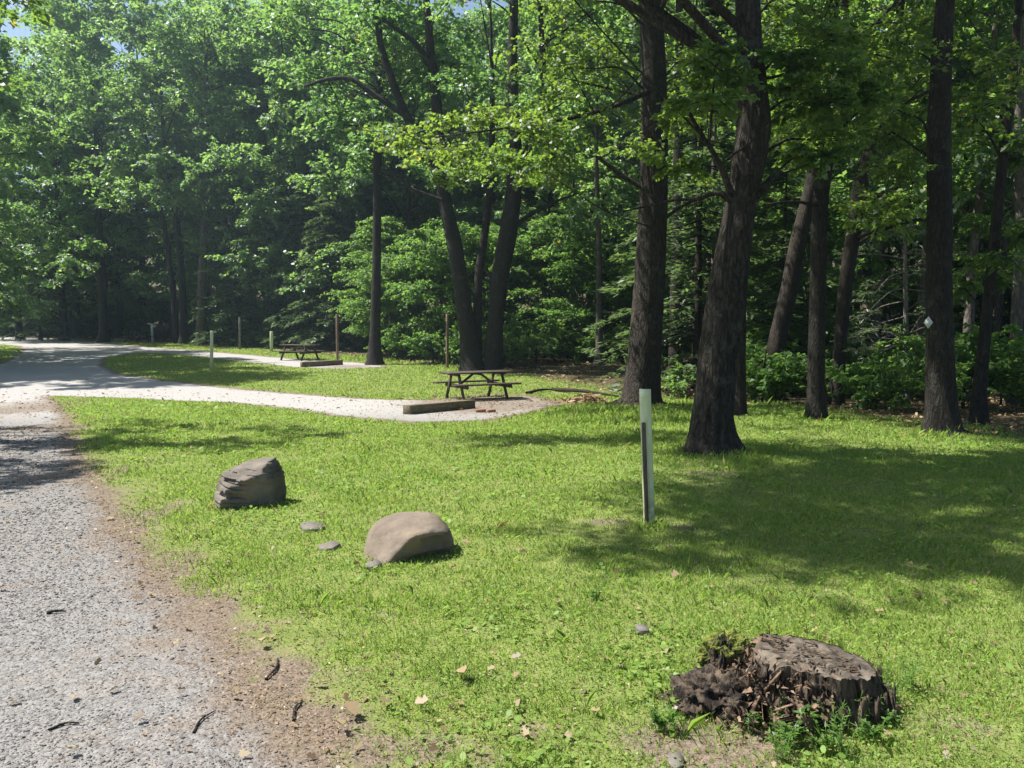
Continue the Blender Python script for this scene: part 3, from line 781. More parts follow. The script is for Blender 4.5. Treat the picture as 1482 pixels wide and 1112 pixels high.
# B: nearest leaning trunk with burls
sB = pix_stem([(1031, 660, 66), (1031, 600, 58), (1042, 500, 61), (1056, 400, 57), (1068, 320, 48), (1075, 280, 44), (1083, 237, 52), (1091, 175, 50), (1089, 130, 43), (1085, 60, 38), (1082, 0, 37)], 10.6, 17)
limbB = [pix_stem([(1060, 292, 13), (1040, 280, 9), (1010, 288, 6), (975, 290, 5), (940, 298, 4), (902, 306, 2)], 10.5, None, False),
         pix_stem([(1058, 280, 12), (1040, 235, 9), (1012, 190, 7), (985, 140, 5)], 10.5, None, False, [0, -.1, -.2, -.4]),
         pix_stem([(1026, 215, 5), (1030, 160, 4), (1035, 100, 3), (1040, 60, 2)], 10.3, None, False),
         pix_stem([(1092, 282, 18), (1106, 272, 15), (1118, 258, 11)], 10.6, None, False),
         pix_stem([(958, 292, 4), (925, 272, 3), (890, 250, 2.5), (868, 226, 2)], 10.5, None, False)]
bB = cat_(px_boughs([(955, 60, 1050, 150), (960, 150, 1030, 250), (1130, 40, 1260, 140), (1130, 140, 1200, 230)], 16, 10.6, .7, (.35, .6), gg),
          high(gg, .8, 11.6, 8.6, 15, 4.8, 44, (.8, 1.4)), high(gg, -2.0, 8.3, 8.2, 11.5, 2.3, 62, (.8, 1.3), 1.35), high(gg, -5.2, 12.2, 9.5, 12, 2.0, 16, (.7, 1.1)))  # last two sets: unseen boughs above the view, added to shade the right lawn
own_tree('maple_tree', 'thick knobby trunk leaning to one side, nearest tree to the green post', 'tree', [sB], *bB, bark='bark_oak', size=.072, limbs=limbB, seed=33,
         seg=48, step=.06, barkd=.095, flare=.95, knob=.10, ntw=16, nl=40, tmpl=LEAF8, flat=.35)
# C
sC = pix_stem([(1070, 596, 21), (1071, 500, 18), (1074, 400, 16), (1078, 300, 15), (1084, 150, 13), (1088, 0, 11)], 16.5, 17)
own_tree('slender_tree', 'dark narrow trunk half hidden close behind the knobby leaning trunk', 'tree', [sC], *high(gg, 5.2, 16.5, 9, 17, 3, 16, (.8, 1.3)), bark='bark_dark', size=.14, seed=41, seg=14, step=.25, barkd=.05, flare=.4, ntw=11, nl=20)
# D
sD = pix_stem([(1112, 578, 38), (1118, 530, 30), (1128, 480, 27), (1142, 420, 27), (1155, 350, 25), (1170, 290, 23), (1185, 220, 23), (1200, 150, 20), (1215, 60, 16), (1225, 0, 15)], 22, 20)
own_tree('leaning_tree', 'leaning brown trunk rising diagonally behind a straight dark one', 'tree', [sD], *cat_(px_boughs([(1120, 60, 1320, 200)], 14, 22, 1.2, (.7, 1.2), gg), high(gg, 9.5, 22, 10, 19, 4, 26)), bark='bark_brown', size=.15, seed=45, seg=20, step=.2, barkd=.06, flare=.4, ntw=12, nl=20)
# E
sE = pix_stem([(1181, 612, 30), (1181, 560, 26), (1182, 480, 25), (1184, 400, 25), (1187, 300, 24), (1194, 230, 25), (1200, 170, 21), (1204, 100, 18), (1206, 0, 15)], 15.5, 18)
limbE = [pix_stem([(1196, 236, 8), (1225, 220, 6), (1258, 205, 5), (1300, 190, 3)], 15.4, None, False), pix_stem([(1188, 300, 6), (1150, 292, 5), (1110, 296, 3)], 15.4, None, False),
         pix_stem([(1198, 190, 7), (1165, 165, 5), (1140, 170, 3)], 15.4, None, False)]
own_tree('pine_tree', 'straight black trunk in front of a leaning one, soil mound at its foot', 'tree', [sE], *cat_(px_boughs([(1120, 110, 1330, 250), (1130, 0, 1330, 120)], 30, 15.5, .9, (.5, .9), gg), high(gg, 6.3, 15.5, 8, 17, 3.6, 26)), bark='bark_dark', size=.085, limbs=limbE, seed=51, seg=20, step=.15, barkd=.05, flare=.4, ntw=15, nl=34)
# F
sF = pix_stem([(1208, 588, 24), (1213, 540, 19), (1220, 450, 20), (1228, 380, 22), (1240, 310, 24), (1248, 255, 24), (1262, 210, 19), (1285, 150, 15), (1296, 90, 13), (1304, 0, 12)], 20, 18)
limbF = [pix_stem([(1240, 300, 9), (1290, 275, 7), (1330, 262, 5)], 19.8, None, False), pix_stem([(1240, 345, 7), (1290, 325, 5), (1350, 318, 3)], 19.8, None, False)]
own_tree('crooked_tree', 'crooked curving trunk with broken bark, beside the straight black trunk', 'tree', [sF], *cat_(px_boughs([(1180, 20, 1340, 180)], 14, 20, 1., (.6, 1.), gg), high(gg, 9.5, 20, 10, 18, 3.5, 20)), bark='bark_brown', size=.14, limbs=limbF, seed=57, seg=18, step=.2, barkd=.08, knob=.12, flare=.4, ntw=12, nl=20)
# G
sG = pix_stem([(1364, 634, 50), (1362, 580, 43), (1360, 500, 40), (1359, 400, 38), (1360, 300, 36), (1359, 200, 35), (1362, 100, 30), (1368, 0, 27)], 13, 19)
limbG = [pix_stem([(1350, 130, 6), (1310, 150, 4), (1275, 175, 3)], 12.9, None, False), pix_stem([(1346, 235, 6), (1310, 240, 5), (1260, 262, 3)], 12.9, None, False),
         pix_stem([(1374, 118, 5), (1410, 108, 4), (1450, 95, 3)], 12.9, None, False), pix_stem([(1345, 315, 6), (1300, 325, 5), (1245, 350, 4)], 12.9, None, False)]
own_tree('pine_tree', 'straight dark trunk carrying the small white diamond sign', 'tree', [sG], *cat_(px_boughs([(1240, 150, 1345, 330), (1385, 60, 1480, 130), (1240, 0, 1340, 120)], 18, 13, .8, (.35, .65), gg), high(gg, 7.4, 13, 7, 18, 3.6, 30, (.8, 1.3))), bark='bark_dark', leafm='leaf_near', size=.08, limbs=limbG, seed=61, seg=30, step=.1, barkd=.06, flare=.4, ntw=14, nl=30)
# H
sH = pix_stem([(1416, 622, 25), (1418, 560, 20), (1424, 500, 18), (1432, 420, 16), (1441, 330, 16), (1452, 230, 15), (1462, 150, 14), (1470, 60, 12), (1474, 0, 12)], 15, 16)
own_tree('slender_tree', 'slim dark trunk tilting outward, next to the trunk with the diamond sign', 'tree', [sH], *cat_(px_boughs([(1385, 250, 1500, 420), (1400, 120, 1500, 260)], 14, 15.5, .8, (.4, .8), gg), high(gg, 9.6, 15, 8, 16, 3, 16)), bark='bark_dark', size=.13, seed=67, seg=16, step=.2, barkd=.06, flare=.4, ntw=12, nl=20)
# I
sI = pix_stem([(977, 520, 21), (978, 450, 19), (980, 350, 17), (981, 250, 16), (982, 100, 13), (983, 0, 11)], 31, 20)
own_tree('slender_tree', 'straight reddish brown trunk seen past the massive oak', 'tree', [sI], *high(gg, 6.4, 31, 11, 20, 3.5, 20), bark='bark_brown', leafm='leaf_far', size=.2, seed=71, seg=14, step=.3, barkd=.05, flare=.3, ntw=12, nl=20)
# J: forked group by the picnic table
sJ = [pix_stem([(684, 534, 36), (678, 490, 27), (668, 420, 25), (656, 345, 24), (646, 300, 21), (638, 240, 19), (634, 170, 17), (626, 100, 14), (617, 0, 11)], 33, 19),
      pix_stem([(713, 534, 34), (717, 470, 26), (724, 400, 28), (734, 345, 29), (744, 270, 25), (745, 200, 21), (742, 130, 17), (744, 0, 13)], 33, 20),
      pix_stem([(652, 338, 16), (640, 275, 15), (612, 205, 15), (587, 165, 14), (566, 112, 12), (552, 70, 11), (545, 0, 9)], 32.8, 17, False),
      pix_stem([(692, 525, 15), (691, 470, 14), (693, 400, 13), (704, 320, 12), (711, 240, 10), (712, 120, 8)], 33.4, 15, True),
      pix_stem([(742, 280, 12), (765, 212, 11), (785, 140, 11), (784, 60, 9), (781, 0, 8)], 33, 17, False)]
limbJ = [pix_stem([(590, 170, 10), (545, 140, 9), (505, 114, 8), (470, 116, 6), (440, 126, 4)], 32.6, None, False), pix_stem([(628, 98, 10), (600, 62, 9), (574, 42, 7), (540, 20, 5)], 32.8, None, False),
         pix_stem([(738, 335, 8), (765, 312, 7), (790, 298, 5), (830, 282, 3)], 33, None, False), pix_stem([(640, 290, 6), (600, 275, 5), (560, 255, 4)], 32.6, None, False)]
bJ = cat_(px_boughs([(470, 40, 640, 160), (560, 0, 720, 120), (640, 120, 800, 220), (760, 0, 860, 140), (440, 100, 560, 200)], 34, 34, 2.0, (.9, 1.5), gg),
          high(gg, -.6, 33, 13, 21, 6., 34, (1., 1.7)))
own_tree('forked_tree', 'clump of dark stems forking upward right behind the picnic table on bare soil', 'tree', sJ, *bJ, size=.2, limbs=limbJ, bark='bark_dark', leafm='leaf_far', seed=77, seg=18, step=.22, barkd=.06, flare=.35, ntw=13, nl=22)
# K
sK = pix_stem([(542, 520, 24), (543, 480, 17), (545, 380, 14), (546, 280, 13), (547, 205, 13), (549, 100, 11), (548, 0, 9)], 37, 20)
limbK = [pix_stem([(549, 250, 6), (580, 265, 5), (612, 285, 3)], 36.8, None, False), pix_stem([(545, 198, 4), (520, 195, 3), (490, 197, 2)], 36.8, None, False)]
own_tree('slender_tree', 'single slim straight dark trunk standing alone at the lawn edge', 'tree', [sK], *cat_(px_boughs([(450, 40, 640, 190)], 18, 37, 1.5, (.9, 1.4), gg), high(gg, -6, 37, 12, 21, 4.5, 26)), bark='bark_dark', leafm='leaf_far', size=.2, limbs=limbK, seed=81, seg=14, step=.3, barkd=.05, flare=.4, ntw=13, nl=22)
# L, M, N left trunks deep in shade
sL = pix_stem([(291, 494, 17), (292, 420, 13), (296, 330, 11), (298, 240, 10), (300, 150, 8)], 58, 24)
own_tree('broadleaf_tree', 'pale grey trunk in the shade between two leaning dark stems and the tall grey pole', 'tree', [sL], *high(gg, -22, 58, 10, 25, 5, 60), bark='bark_grey', leafm='leaf_far', size=.25, seed=85, seg=12, step=.5, barkd=.04, flare=.3, ntw=14, nl=26)
sM = [pix_stem([(266, 492, 14), (264, 420, 11), (258, 340, 10), (247, 270, 8), (240, 220, 7)], 60, 22), pix_stem([(256, 492, 12), (250, 420, 9), (240, 340, 8), (225, 270, 7)], 60.5, 20, True)]
own_tree('forked_tree', 'pair of dark stems leaning apart from one base in deep shade', 'tree', sM, *high(gg, -25, 60, 10, 24, 5, 60), bark='bark_dark', leafm='leaf_far', size=.25, seed=88, seg=10, step=.5, barkd=.04, flare=.3, ntw=14, nl=26)

# ---- forest, planted by zone
GL = 'trees of the far forest edge beyond the gravel road'
for x, y, k in [(-26.5, 33, 'edge_b'), (-29, 38, 'edge_c'), (-31, 43, 'edge_a'), (-37, 50, 'edge_b'), (-33, 34, 'edge_a')]:
    SPOTS.append((x, y)); plant(k, x, y, 'leafy tree overhanging the gravel road with branches reaching low', 'trees overhanging the gravel road', 1.06)
sO = (np.array([[-13.6, 12.8, -.2], [-13.5, 12.8, 2], [-13.4, 12.8, 5], [-13.2, 12.8, 9], [-13, 12.8, 14]]), np.array([.34, .28, .25, .2, .08]))
bO = cat_(high(gg, -13.2, 12.4, 5.6, 11.5, 3.0, 22, (.6, 1.0)), (np.array([[-10.2, 9.6, 7.6], [-10.8, 10.2, 8.4], [-9.8, 9.2, 6.8], [-11.2, 9.4, 7.4], [-8.6, 12.4, 6.5], [-8.2, 13.4, 7.4], [-8.9, 14.5, 7.2], [-9.4, 12, 5.6], [-9.8, 14.5, 6.0], [-10.4, 15.5, 5.5]]), np.full(10, .8)))
own_tree('oak_tree', 'oak overhanging the near gravel from the side, only its leafy twigs in the picture', 'tree', [sO], *bO, size=.12, seed=99, seg=16, step=.2, barkd=.06, flare=.4, ntw=13, nl=24, tmpl=LEAF8)
for k, (px, D, kd) in enumerate([(30, 68, 'edge_a'), (95, 66, 'edge_c'), (150, 63, 'edge_b'), (172, 70, 'edge_a'), (250, 74, 'tall_a'), (352, 64, 'edge_c'), (392, 60, 'edge_b'), (430, 57, 'edge_a'), (500, 54, 'edge_c'), (590, 51, 'edge_a'), (800, 50, 'edge_b'), (870, 47, 'edge_c')]):
    x = (px - CX) / F * D; SPOTS.append((x, D)); plant(kd, x, D, 'tall leafy tree in the forest edge beyond the gravel road' if px < 460 else 'tall leafy tree behind the lawn and picnic tables', GL if px < 460 else 'leafy trees behind the picnic tables', .95 + .1 * (k % 3))
for px, D, sc_ in [(482, 50, .80), (455, 53, .9), (60, 66, .8), (420, 58, .8)]:
    x = (px - CX) / F * D; SPOTS.append((x, D)); plant('hemlock_a' if px > 400 else 'hemlock_b', x, D, 'pale sunlit hemlock with drooping sprays by the tall brown pole' if px == 482 else 'dark drooping hemlock at the far forest edge', None if px == 482 else 'hemlocks at the far forest edge', sc_)
scatter(['edge_a', 'edge_b', 'edge_c'], 14, (-62, -8), (61, 72), 4.2, 'tall leafy tree in the forest edge beyond the gravel road', GL)
scatter(['tall_a', 'tall_b', 'edge_a'], 34, (-75, 14), (70, 100), 4.8, 'tall crown rising behind the forest edge', 'tall trees behind the forest edge', (1.1, 1.4))
scatter(['hemlock_a', 'hemlock_b'], 5, (-60, -30), (64, 76), 3., 'dark hemlock in deep shade across the gravel road', 'hemlocks across the gravel road', (.8, 1.1))
scatter(['hemlock_a', 'hemlock_b'], 9, (-30, -7), (50, 64), 3.2, 'dark drooping hemlock in the shade behind the picnic tables', 'hemlocks behind the picnic tables', (.7, 1.0))
scatter(['sapling_a', 'sapling_b'], 14, (-9, 9), (40, 54), 2.6, 'bright leafy understory tree behind the forked stems', 'understory trees behind the forked stems')
scatter(['tall_a', 'edge_b', 'tall_b'], 20, (-12, 14), (48, 70), 4.4, 'tall forest tree rising behind the forked stems', 'forest trees behind the forked stems')
for px, D in [(1398, 25), (1472, 22), (1335, 30), (1012, 34), (1027, 39), (868, 37), (1262, 28), (1440, 31), (905, 44)]:
    x = (px - CX) / F * D; SPOTS.append((x, D)); plant('thin_a' if px % 2 else 'thin_b', x, D, 'slim pale grey trunk among the undergrowth past the dark front trunks', 'slim pale trunks past the dark front trunks', 1.0)
scatter(['thin_a', 'thin_b', 'tall_a'], 26, (6, 48), (27, 62), 3.4, 'forest tree with straight grey trunk in the woods beyond the massive oak', 'forest trees in the woods beyond the massive oak')
scatter(['sapling_a', 'sapling_b', 'sapling_b', 'hemlock_b'], 28, (5, 36), (23, 48), 2.6, 'leafy understory tree in the woods beyond the massive oak', 'understory trees in the woods beyond the massive oak', (.6, 1.))
scatter(['tall_b', 'tall_a', 'edge_c'], 24, (8, 80), (60, 100), 5.2, 'distant tall tree deep in the woods', 'distant trees deep in the woods', (1., 1.25))
scatter(['shrub_a', 'shrub_b', 'shrub_c'], 34, (6, 22), (16.5, 27), 1.1, 'leafy green shrub growing under the trees past the diamond sign', 'shrubs under the trees past the diamond sign', (.6, 1.2))
scatter(['shrub_a', 'shrub_b', 'shrub_c'], 26, (-8, 12), (35, 46), 1.5, 'leafy green shrub in the shade behind the picnic table', 'shrubs behind the picnic table', (.8, 1.5))
scatter(['shrub_a', 'shrub_b', 'shrub_c'], 46, (-75, -20), (70, 92), 2.0, 'dark shrub in the undergrowth across the gravel road', 'undergrowth across the gravel road', (1.6, 2.6))
scatter(['shrub_a', 'shrub_b', 'shrub_c'], 26, (-46, -8), (54, 66), 2., 'leafy green shrub at the far forest edge', 'shrubs at the far forest edge', (1.0, 1.9))

# ------------------------------------------------------------------ small built things
def box(cx, cy, cz, sx, sy, sz, bev=.0, rot=None):
    """box with chamfered long edges: 24-vertex rounded block"""
    b = min(bev, sx / 3, sy / 3, sz / 3) if bev else 0
    X, Y, Z = sx / 2, sy / 2, sz / 2
    V = []; idx = {}
    for k, (a, q, c) in enumerate([(i, j, l) for i in (-1, 1) for j in (-1, 1) for l in (-1, 1)]):
        for ax in range(3):
            p = [a * (X - b), q * (Y - b), c * (Z - b)]
            p[ax] = (a * X, q * Y, c * Z)[ax]; idx[(a, q, c, ax)] = len(V); V.append(p)
    V = np.array(V)
    Fq, Ft = [], []
    I = lambda a, q, c, ax: idx[(a, q, c, ax)]
    for s in (-1, 1):
        for ax in range(3):
            cor = [(-1, -1), (1, -1), (1, 1), (-1, 1)]
            f = []
            for u, v in cor:
                t = [u, v]; t.insert(ax, s); f.append(I(*t, ax))
            Fq.append(f if (s > 0) ^ (ax == 1) else f[::-1])
    if b:
        for ax in range(3):
            o = [k for k in range(3) if k != ax]
            for u in (-1, 1):
                for v in (-1, 1):
                    f = []
                    for e, fa in ((-1, o[0]), (1, o[0]), (1, o[1]), (-1, o[1])):
                        t = [0, 0, 0]; t[ax] = e; t[o[0]] = u; t[o[1]] = v; f.append(I(*t, fa))
                    Fq.append(f)
        for a in (-1, 1):
            for q in (-1, 1):
                for c in (-1, 1): Ft.append([I(a, q, c, 0), I(a, q, c, 1), I(a, q, c, 2)])
    if rot is not None: V = V @ np.array(rot).T
    V = V + np.array([cx, cy, cz])
    return V, [np.array(Fq)] + ([np.array(Ft)] if Ft else [])

def rotx(a): c, s = math.cos(a), math.sin(a); return np.array([[1, 0, 0], [0, c, -s], [0, s, c]])
def roty(a): c, s = math.cos(a), math.sin(a); return np.array([[c, 0, s], [0, 1, 0], [-s, 0, c]])
def rotz(a): c, s = math.cos(a), math.sin(a); return np.array([[c, -s, 0], [s, c, 0], [0, 0, 1]])

def fixn(me):
    import bmesh
    bm = bmesh.new(); bm.from_mesh(me); bmesh.ops.recalc_face_normals(bm, faces=bm.faces); bm.to_mesh(me); bm.free(); return me

def piece(name, parent, mat, *boxes):
    b = Bag()
    for q in boxes: b.add(*q)
    return add_obj(name, fixn(b.mesh(name, M[mat])), parent)

def picnic_table(loc, rz, label, L=2.0, W_=.74):
    r = empty('picnic_table', loc, rz); tag(r, label, 'picnic table', 'picnic tables on the campsites')
    n = 5; pw = W_ / n
    piece('tabletop', r, 'table_wood', *[box(0, -W_ / 2 + pw * (k + .5), .74, L, pw - .012, .042, .006) for k in range(n)], *[box(x, 0, .70, .04, W_ * .9, .07, .005) for x in (-L * .36, 0, L * .36)])
    for s in (-1, 1):
        piece('bench', r, 'table_wood', *[box(0, s * (.66 + k * .14), .44, L, .13, .042, .006) for k in (-.5, .5)])
    for x in (-L * .33, L * .33):
        for s in (-1, 1):
            piece('leg', r, 'table_wood', box(x, s * .42, .355, .045, .10, .80, .006, rotx(s * .46)))
        piece('cross_beam', r, 'table_wood', box(x + .05, 0, .375, .042, 1.5, .10, .006))
        piece('brace', r, 'table_wood', box(x * .55, 0, .52, .62, .09, .045, .005, roty(.62 if x > 0 else -.62)))
    return r
p = at(690, 577); picnic_table((p.x, p.y, p.z), R(28), 'dark brown picnic table on bare soil beside the forked stems')
p = at(434, 521); picnic_table((p.x, p.y, p.z), R(-30), 'brown picnic table standing by the farther gravel pad, pale post behind it', 2.1)
p = at(199, 495.5); picnic_table((p.x, p.y, p.z), R(-20), 'small distant dark picnic table in shade near the white cross post', 1.9)

def timber(p0, p1, h, w, label):
    a, b = Vector(p0), Vector(p1); d = b - a; L = d.length
    nseg = 14; bag = Bag()
    V, Fq = box(0, 0, h / 2, L, w, h, .012)
    bag.add(V, Fq); me = fixn(bag.mesh('parking_timber', M['timber']))
    o = add_obj('parking_timber', me); o.location = (a + b) / 2 - Vector((0, 0, .015)); o.rotation_euler = (0, -math.asin(d.z / L), math.atan2(d.y, d.x))
    return tag(o, label, 'timber', 'timber wheel stops on the gravel pads')
timber(at(588, 600), at(683, 590.5), .21, .2, 'weathered square timber laid across the gravel in front of the picnic table')
timber(at(436, 531.5), at(495, 528), .24, .2, 'dark timber lying at the end of the farther gravel pad')
timber(at(166, 493.5), at(187, 494), .22, .2, 'tiny dark timber beside the distant picnic table')

def square_post(name, px, py, top, wpx, mat, label, cat, group, tilt=0., D=None, peak=.0):
    p = at(px, py); D = p.y
    h = (py - top) * D / F; w = wpx * D / F
    V, Fq = box(0, 0, h / 2 - .1, w, w, h + .2, w * .08)
    if peak: V[:, 2] += np.where(V[:, 2] > h * .9, -np.abs(V[:, 0]) * peak, 0)
    b = Bag().add(V, Fq); me = fixn(b.mesh(name, M[mat]))
    o = add_obj(name, me, None, p); o.rotation_euler = (0, tilt, .35)
    return tag(o, label, cat, group)

# foreground marker: curved pale green fibreglass post with a wooden stake
p = at(940, 762); D = p.y
r = empty('marker_post', p); tag(r, 'tall pale green flat marker post with a thin wooden stake, standing in the lawn', 'marker post', 'green marker posts on the lawn')
r.rotation_euler = (0, R(-2.6), R(6))
h, w = 203 * D / F, 17 * D / F
nz, nxs = 24, 9; V = []
for side in (0, 1):
    for k in range(nz):
        z = -.25 + (h + .25) * k / (nz - 1)
        for j in range(nxs):
            u = j / (nxs - 1) * 2 - 1
            V.append((u * w / 2, -.018 * (1 - u * u) + (.006 if side else 0) , z + (0 if k < nz - 1 else -.004 * u)))
V = np.array(V); n1 = nz * nxs; Fq = []
for k in range(nz - 1):
    for j in range(nxs - 1):
        a = k * nxs + j; Fq += [[a, a + 1, a + nxs + 1, a + nxs], [n1 + a + 1, n1 + a, n1 + a + nxs, n1 + a + nxs + 1]]
    for j in (0, nxs - 1):
        a = k * nxs + j; Fq.append([a, a + nxs, n1 + a + nxs, n1 + a])
for j in range(nxs - 1):
    a = (nz - 1) * nxs + j; Fq.append([a, a + 1, n1 + a + 1, n1 + a])
me = fixn(make_mesh('post_blade', V, [np.array(Fq)], M['marker_green'], True)); add_obj('post_blade', me, r)
hs = 155 * D / F; ws = 5.5 * D / F
b = Bag().add(*box(-w / 2 + ws * .55, -.032, hs / 2 - .1, ws, .022, hs + .2, .003)); add_obj('stake', fixn(b.mesh('stake', M['stake_wood'])), r)
b = Bag()
for zz in (hs - .03, hs * .5): b.add(*tube([(-w / 2 + ws * .55, -.041, zz), (-w / 2 + ws * .55, -.047, zz)], [.005, .005], 8, None))
add_obj('screw', b.mesh('screw', M['metal']), r)

square_post('marker_post', 306, 535, 479, 4.6, 'marker_green', 'slim pale green post standing on the grass strip between the two gravel pads', 'marker post', 'green marker posts on the lawn', R(2))
square_post('marker_post', 393, 509, 480, 4.2, 'marker_green', 'short pale yellowish post right behind the farther picnic table', 'marker post', 'green marker posts on the lawn', R(1))
square_post('lantern_pole', 647.5, 534, 455, 3.6, 'pole_wood', 'tall thin brown pole beside the forked stems', 'pole', 'brown wooden poles', R(.3))
square_post('lantern_pole', 488.5, 524, 455, 3.2, 'pole_wood', 'tall thin brown pole at the end of the farther timber', 'pole', 'brown wooden poles', R(.3))
square_post('lantern_pole', 92, 480, 446, 2.8, 'pole_wood', 'brown pole in deep shade across the gravel road', 'pole', 'brown wooden poles')
square_post('lantern_pole', 347, 506, 460, 2.8, 'grey_post', 'tall thin grey pole between the slim green post and the farther picnic table', 'pole', 'grey poles', R(1.2))
# white cross post
p = at(221, 495.5); D = p.y
r = empty('cross_post', p); tag(r, 'white wooden post with small crossed arms beside the distant picnic table', 'post')
s = D / F
piece('post_shaft', r, 'sign_white', box(0, 0, 13 * s, 3.0 * s, 3 * s, 27 * s, .01))
piece('arm', r, 'sign_white', box(-.8 * s, -.1, 26 * s, 10 * s, .05, 1.6 * s, .008, roty(.18)))
piece('arm', r, 'sign_white', box(3.4 * s, -.1, 22.5 * s, 8 * s, .05, 1.4 * s, .008, roty(-.5)))
# white diamond trail sign on trunk G
pc = atD(1343.5, 467, 12.62)
r = tag(empty('trail_sign', pc), 'small white diamond trail sign nailed to a dark trunk', 'sign')
hw, hh = 6 * 12.62 / F, 9 * 12.62 / F
V, Fq = box(0, 0, 0, 1, .008, 1, 0); V = np.array([[0, -.004, -hh], [hw, -.004, 0], [0, -.004, hh], [-hw, -.004, 0], [0, .004, -hh], [hw, .004, 0], [0, .004, hh], [-hw, .004, 0]])
me = fixn(make_mesh('sign_plate', V, [np.array([[0, 1, 2, 3], [7, 6, 5, 4], [0, 4, 5, 1], [1, 5, 6, 2], [2, 6, 7, 3], [3, 7, 4, 0]])], M['sign_white'])); add_obj('sign_plate', me, r)
b = Bag()
for zz in (-hh * .5, hh * .5): b.add(*tube([(0, -.004, zz), (0, -.008, zz)], [.006, .005], 8, None))
add_obj('nail', b.mesh('nail', M['metal']), r); r.rotation_euler = (0, 0, R(-32)); 

# ---- rocks
def ico(sub):
    import bmesh
    bm = bmesh.new(); bmesh.ops.create_icosphere(bm, subdivisions=sub, radius=1.0)
    V = np.array([v.co for v in bm.verts]); Fq = np.array([[v.index for v in f.verts] for f in bm.faces]); bm.free(); return V, Fq

def rock(name, loc, planes, mat, label, seed, sharp=14., rough=.03, sub=6, strata=None, rz=0., group=None, cat='rock', smooth=True):
    V, Fq = ico(sub)
    inv = np.zeros(len(V))
    for (nx_, ny_, nz_, h) in planes:
        n = np.array([nx_, ny_, nz_], float); n /= np.linalg.norm(n)
        q = np.clip(V @ n, 0, None) / h; inv += q ** sharp
    r = 1 / inv ** (1 / sharp)
    P = V * r[:, None]
    nz1 = fbm(P * 5 + seed, 5, seed) - .5; nz2 = fbm(P * 18 + seed, 3, seed + 5) - .5
    P = P * (1 + (nz1 * rough * 3.2 + nz2 * rough)[:, None])
    if strata: P = strata(P)
    me = make_mesh(name, P, [Fq], M[mat], smooth)
    o = add_obj(name, me, None, loc); o.rotation_euler = (0, 0, rz)
    return tag(o, label, cat, group)

p = at(594, 810)
def notch(P):
    P = P.copy(); q = P @ np.array([.72, -.69, 0.])
    edge = .055 + (fbm(P * 14, 3, 61) - .5) * .06
    m = np.clip((P[:, 0] - .10) / .04, 0, 1) * np.clip((.30 - P[:, 0]) / .05, 0, 1) * np.clip((edge - P[:, 2] + .035) / .012, 0, 1) * np.clip((P[:, 2] + .10 - .4 * (P[:, 0] - .1)) / .14, 0, 1) * (q > .1)
    P[:, 0] -= .030 * m; P[:, 1] += .045 * m
    low = np.clip((-.03 - P[:, 2]) / .12, 0, 1) * np.clip((P[:, 0] + .02) / .1, 0, 1)
    P[:, 1] += low * .07 * (P[:, 1] < 0); P[:, 0] -= low * .03
    return P * np.array([1.04, 1., .92])
# boulder: rounded block with one corner towards the viewer, undercut on its shaded face
rock('boulder', (p.x - .03, p.y + .13, p.z + .075), [(-1, .1, .15, .305), (-.58, -.66, .50, .195), (-.85, -.4, .4, .265), (0, .95, .25, .25), (1, .15, .05, .315), (.60, -.78, -.40, .165), (-.02, -.16, 1, .175), (-.55, -.1, .85, .225), (.5, -.45, .75, .245), (0, 0, -1, .24), (.75, .1, .7, .285)],
     'rock_tan', 'smooth rounded tan boulder with a dark undercut face, alone on the lawn', 3, 12., .03, 6, notch)
p = at(358, 735)
def strata(P):
    P = P.copy()
    ax = np.array([.16, .05, 1.]); ax /= np.linalg.norm(ax)
    h = P @ ax; lay = h / .046 + (fbm(P * np.array([2.5, 2.5, 5]), 3, 77) - .5) * 2.2; k = np.floor(lay); fr = lay - k
    left = np.clip((-P[:, 0] - .35 * P[:, 1] + .02) / .16, .0, 1); up = np.clip((P[:, 2] - .085) / .05, 0, 1)
    w = np.maximum(left * .9, up * .3)
    amt = (hash3(k.astype(np.int64), k.astype(np.int64) * 3 + 1, k.astype(np.int64) * 0) - .5) * .07 - np.where(fr < .25, .034, 0.) * (fbm(P * 9, 2, 78) > .42)
    P[:, :2] *= (1 + w * amt / np.maximum(np.linalg.norm(P[:, :2], axis=1), .1))[:, None]
    return P * np.array([.89, .9, .92])
rock('layered_rock', (p.x - .05, p.y + .14, p.z + .11), [(-1, -.15, .18, .285), (-.75, -.62, .28, .265), (.42, -1, -.16, .20), (-.12, -.6, .8, .25), (1, -.12, 0, .295), (.9, -.2, .5, .325), (.75, -.62, .05, .30), (0, 1, .2, .26), (-.10, -.16, 1, .262), (0, 0, -1, .25), (-.6, .1, .8, .285)],
     'rock_grey', 'dark layered rock with ledges and a flat rusty top, beyond the flat slabs', 8, 34., .03, 7, strata)

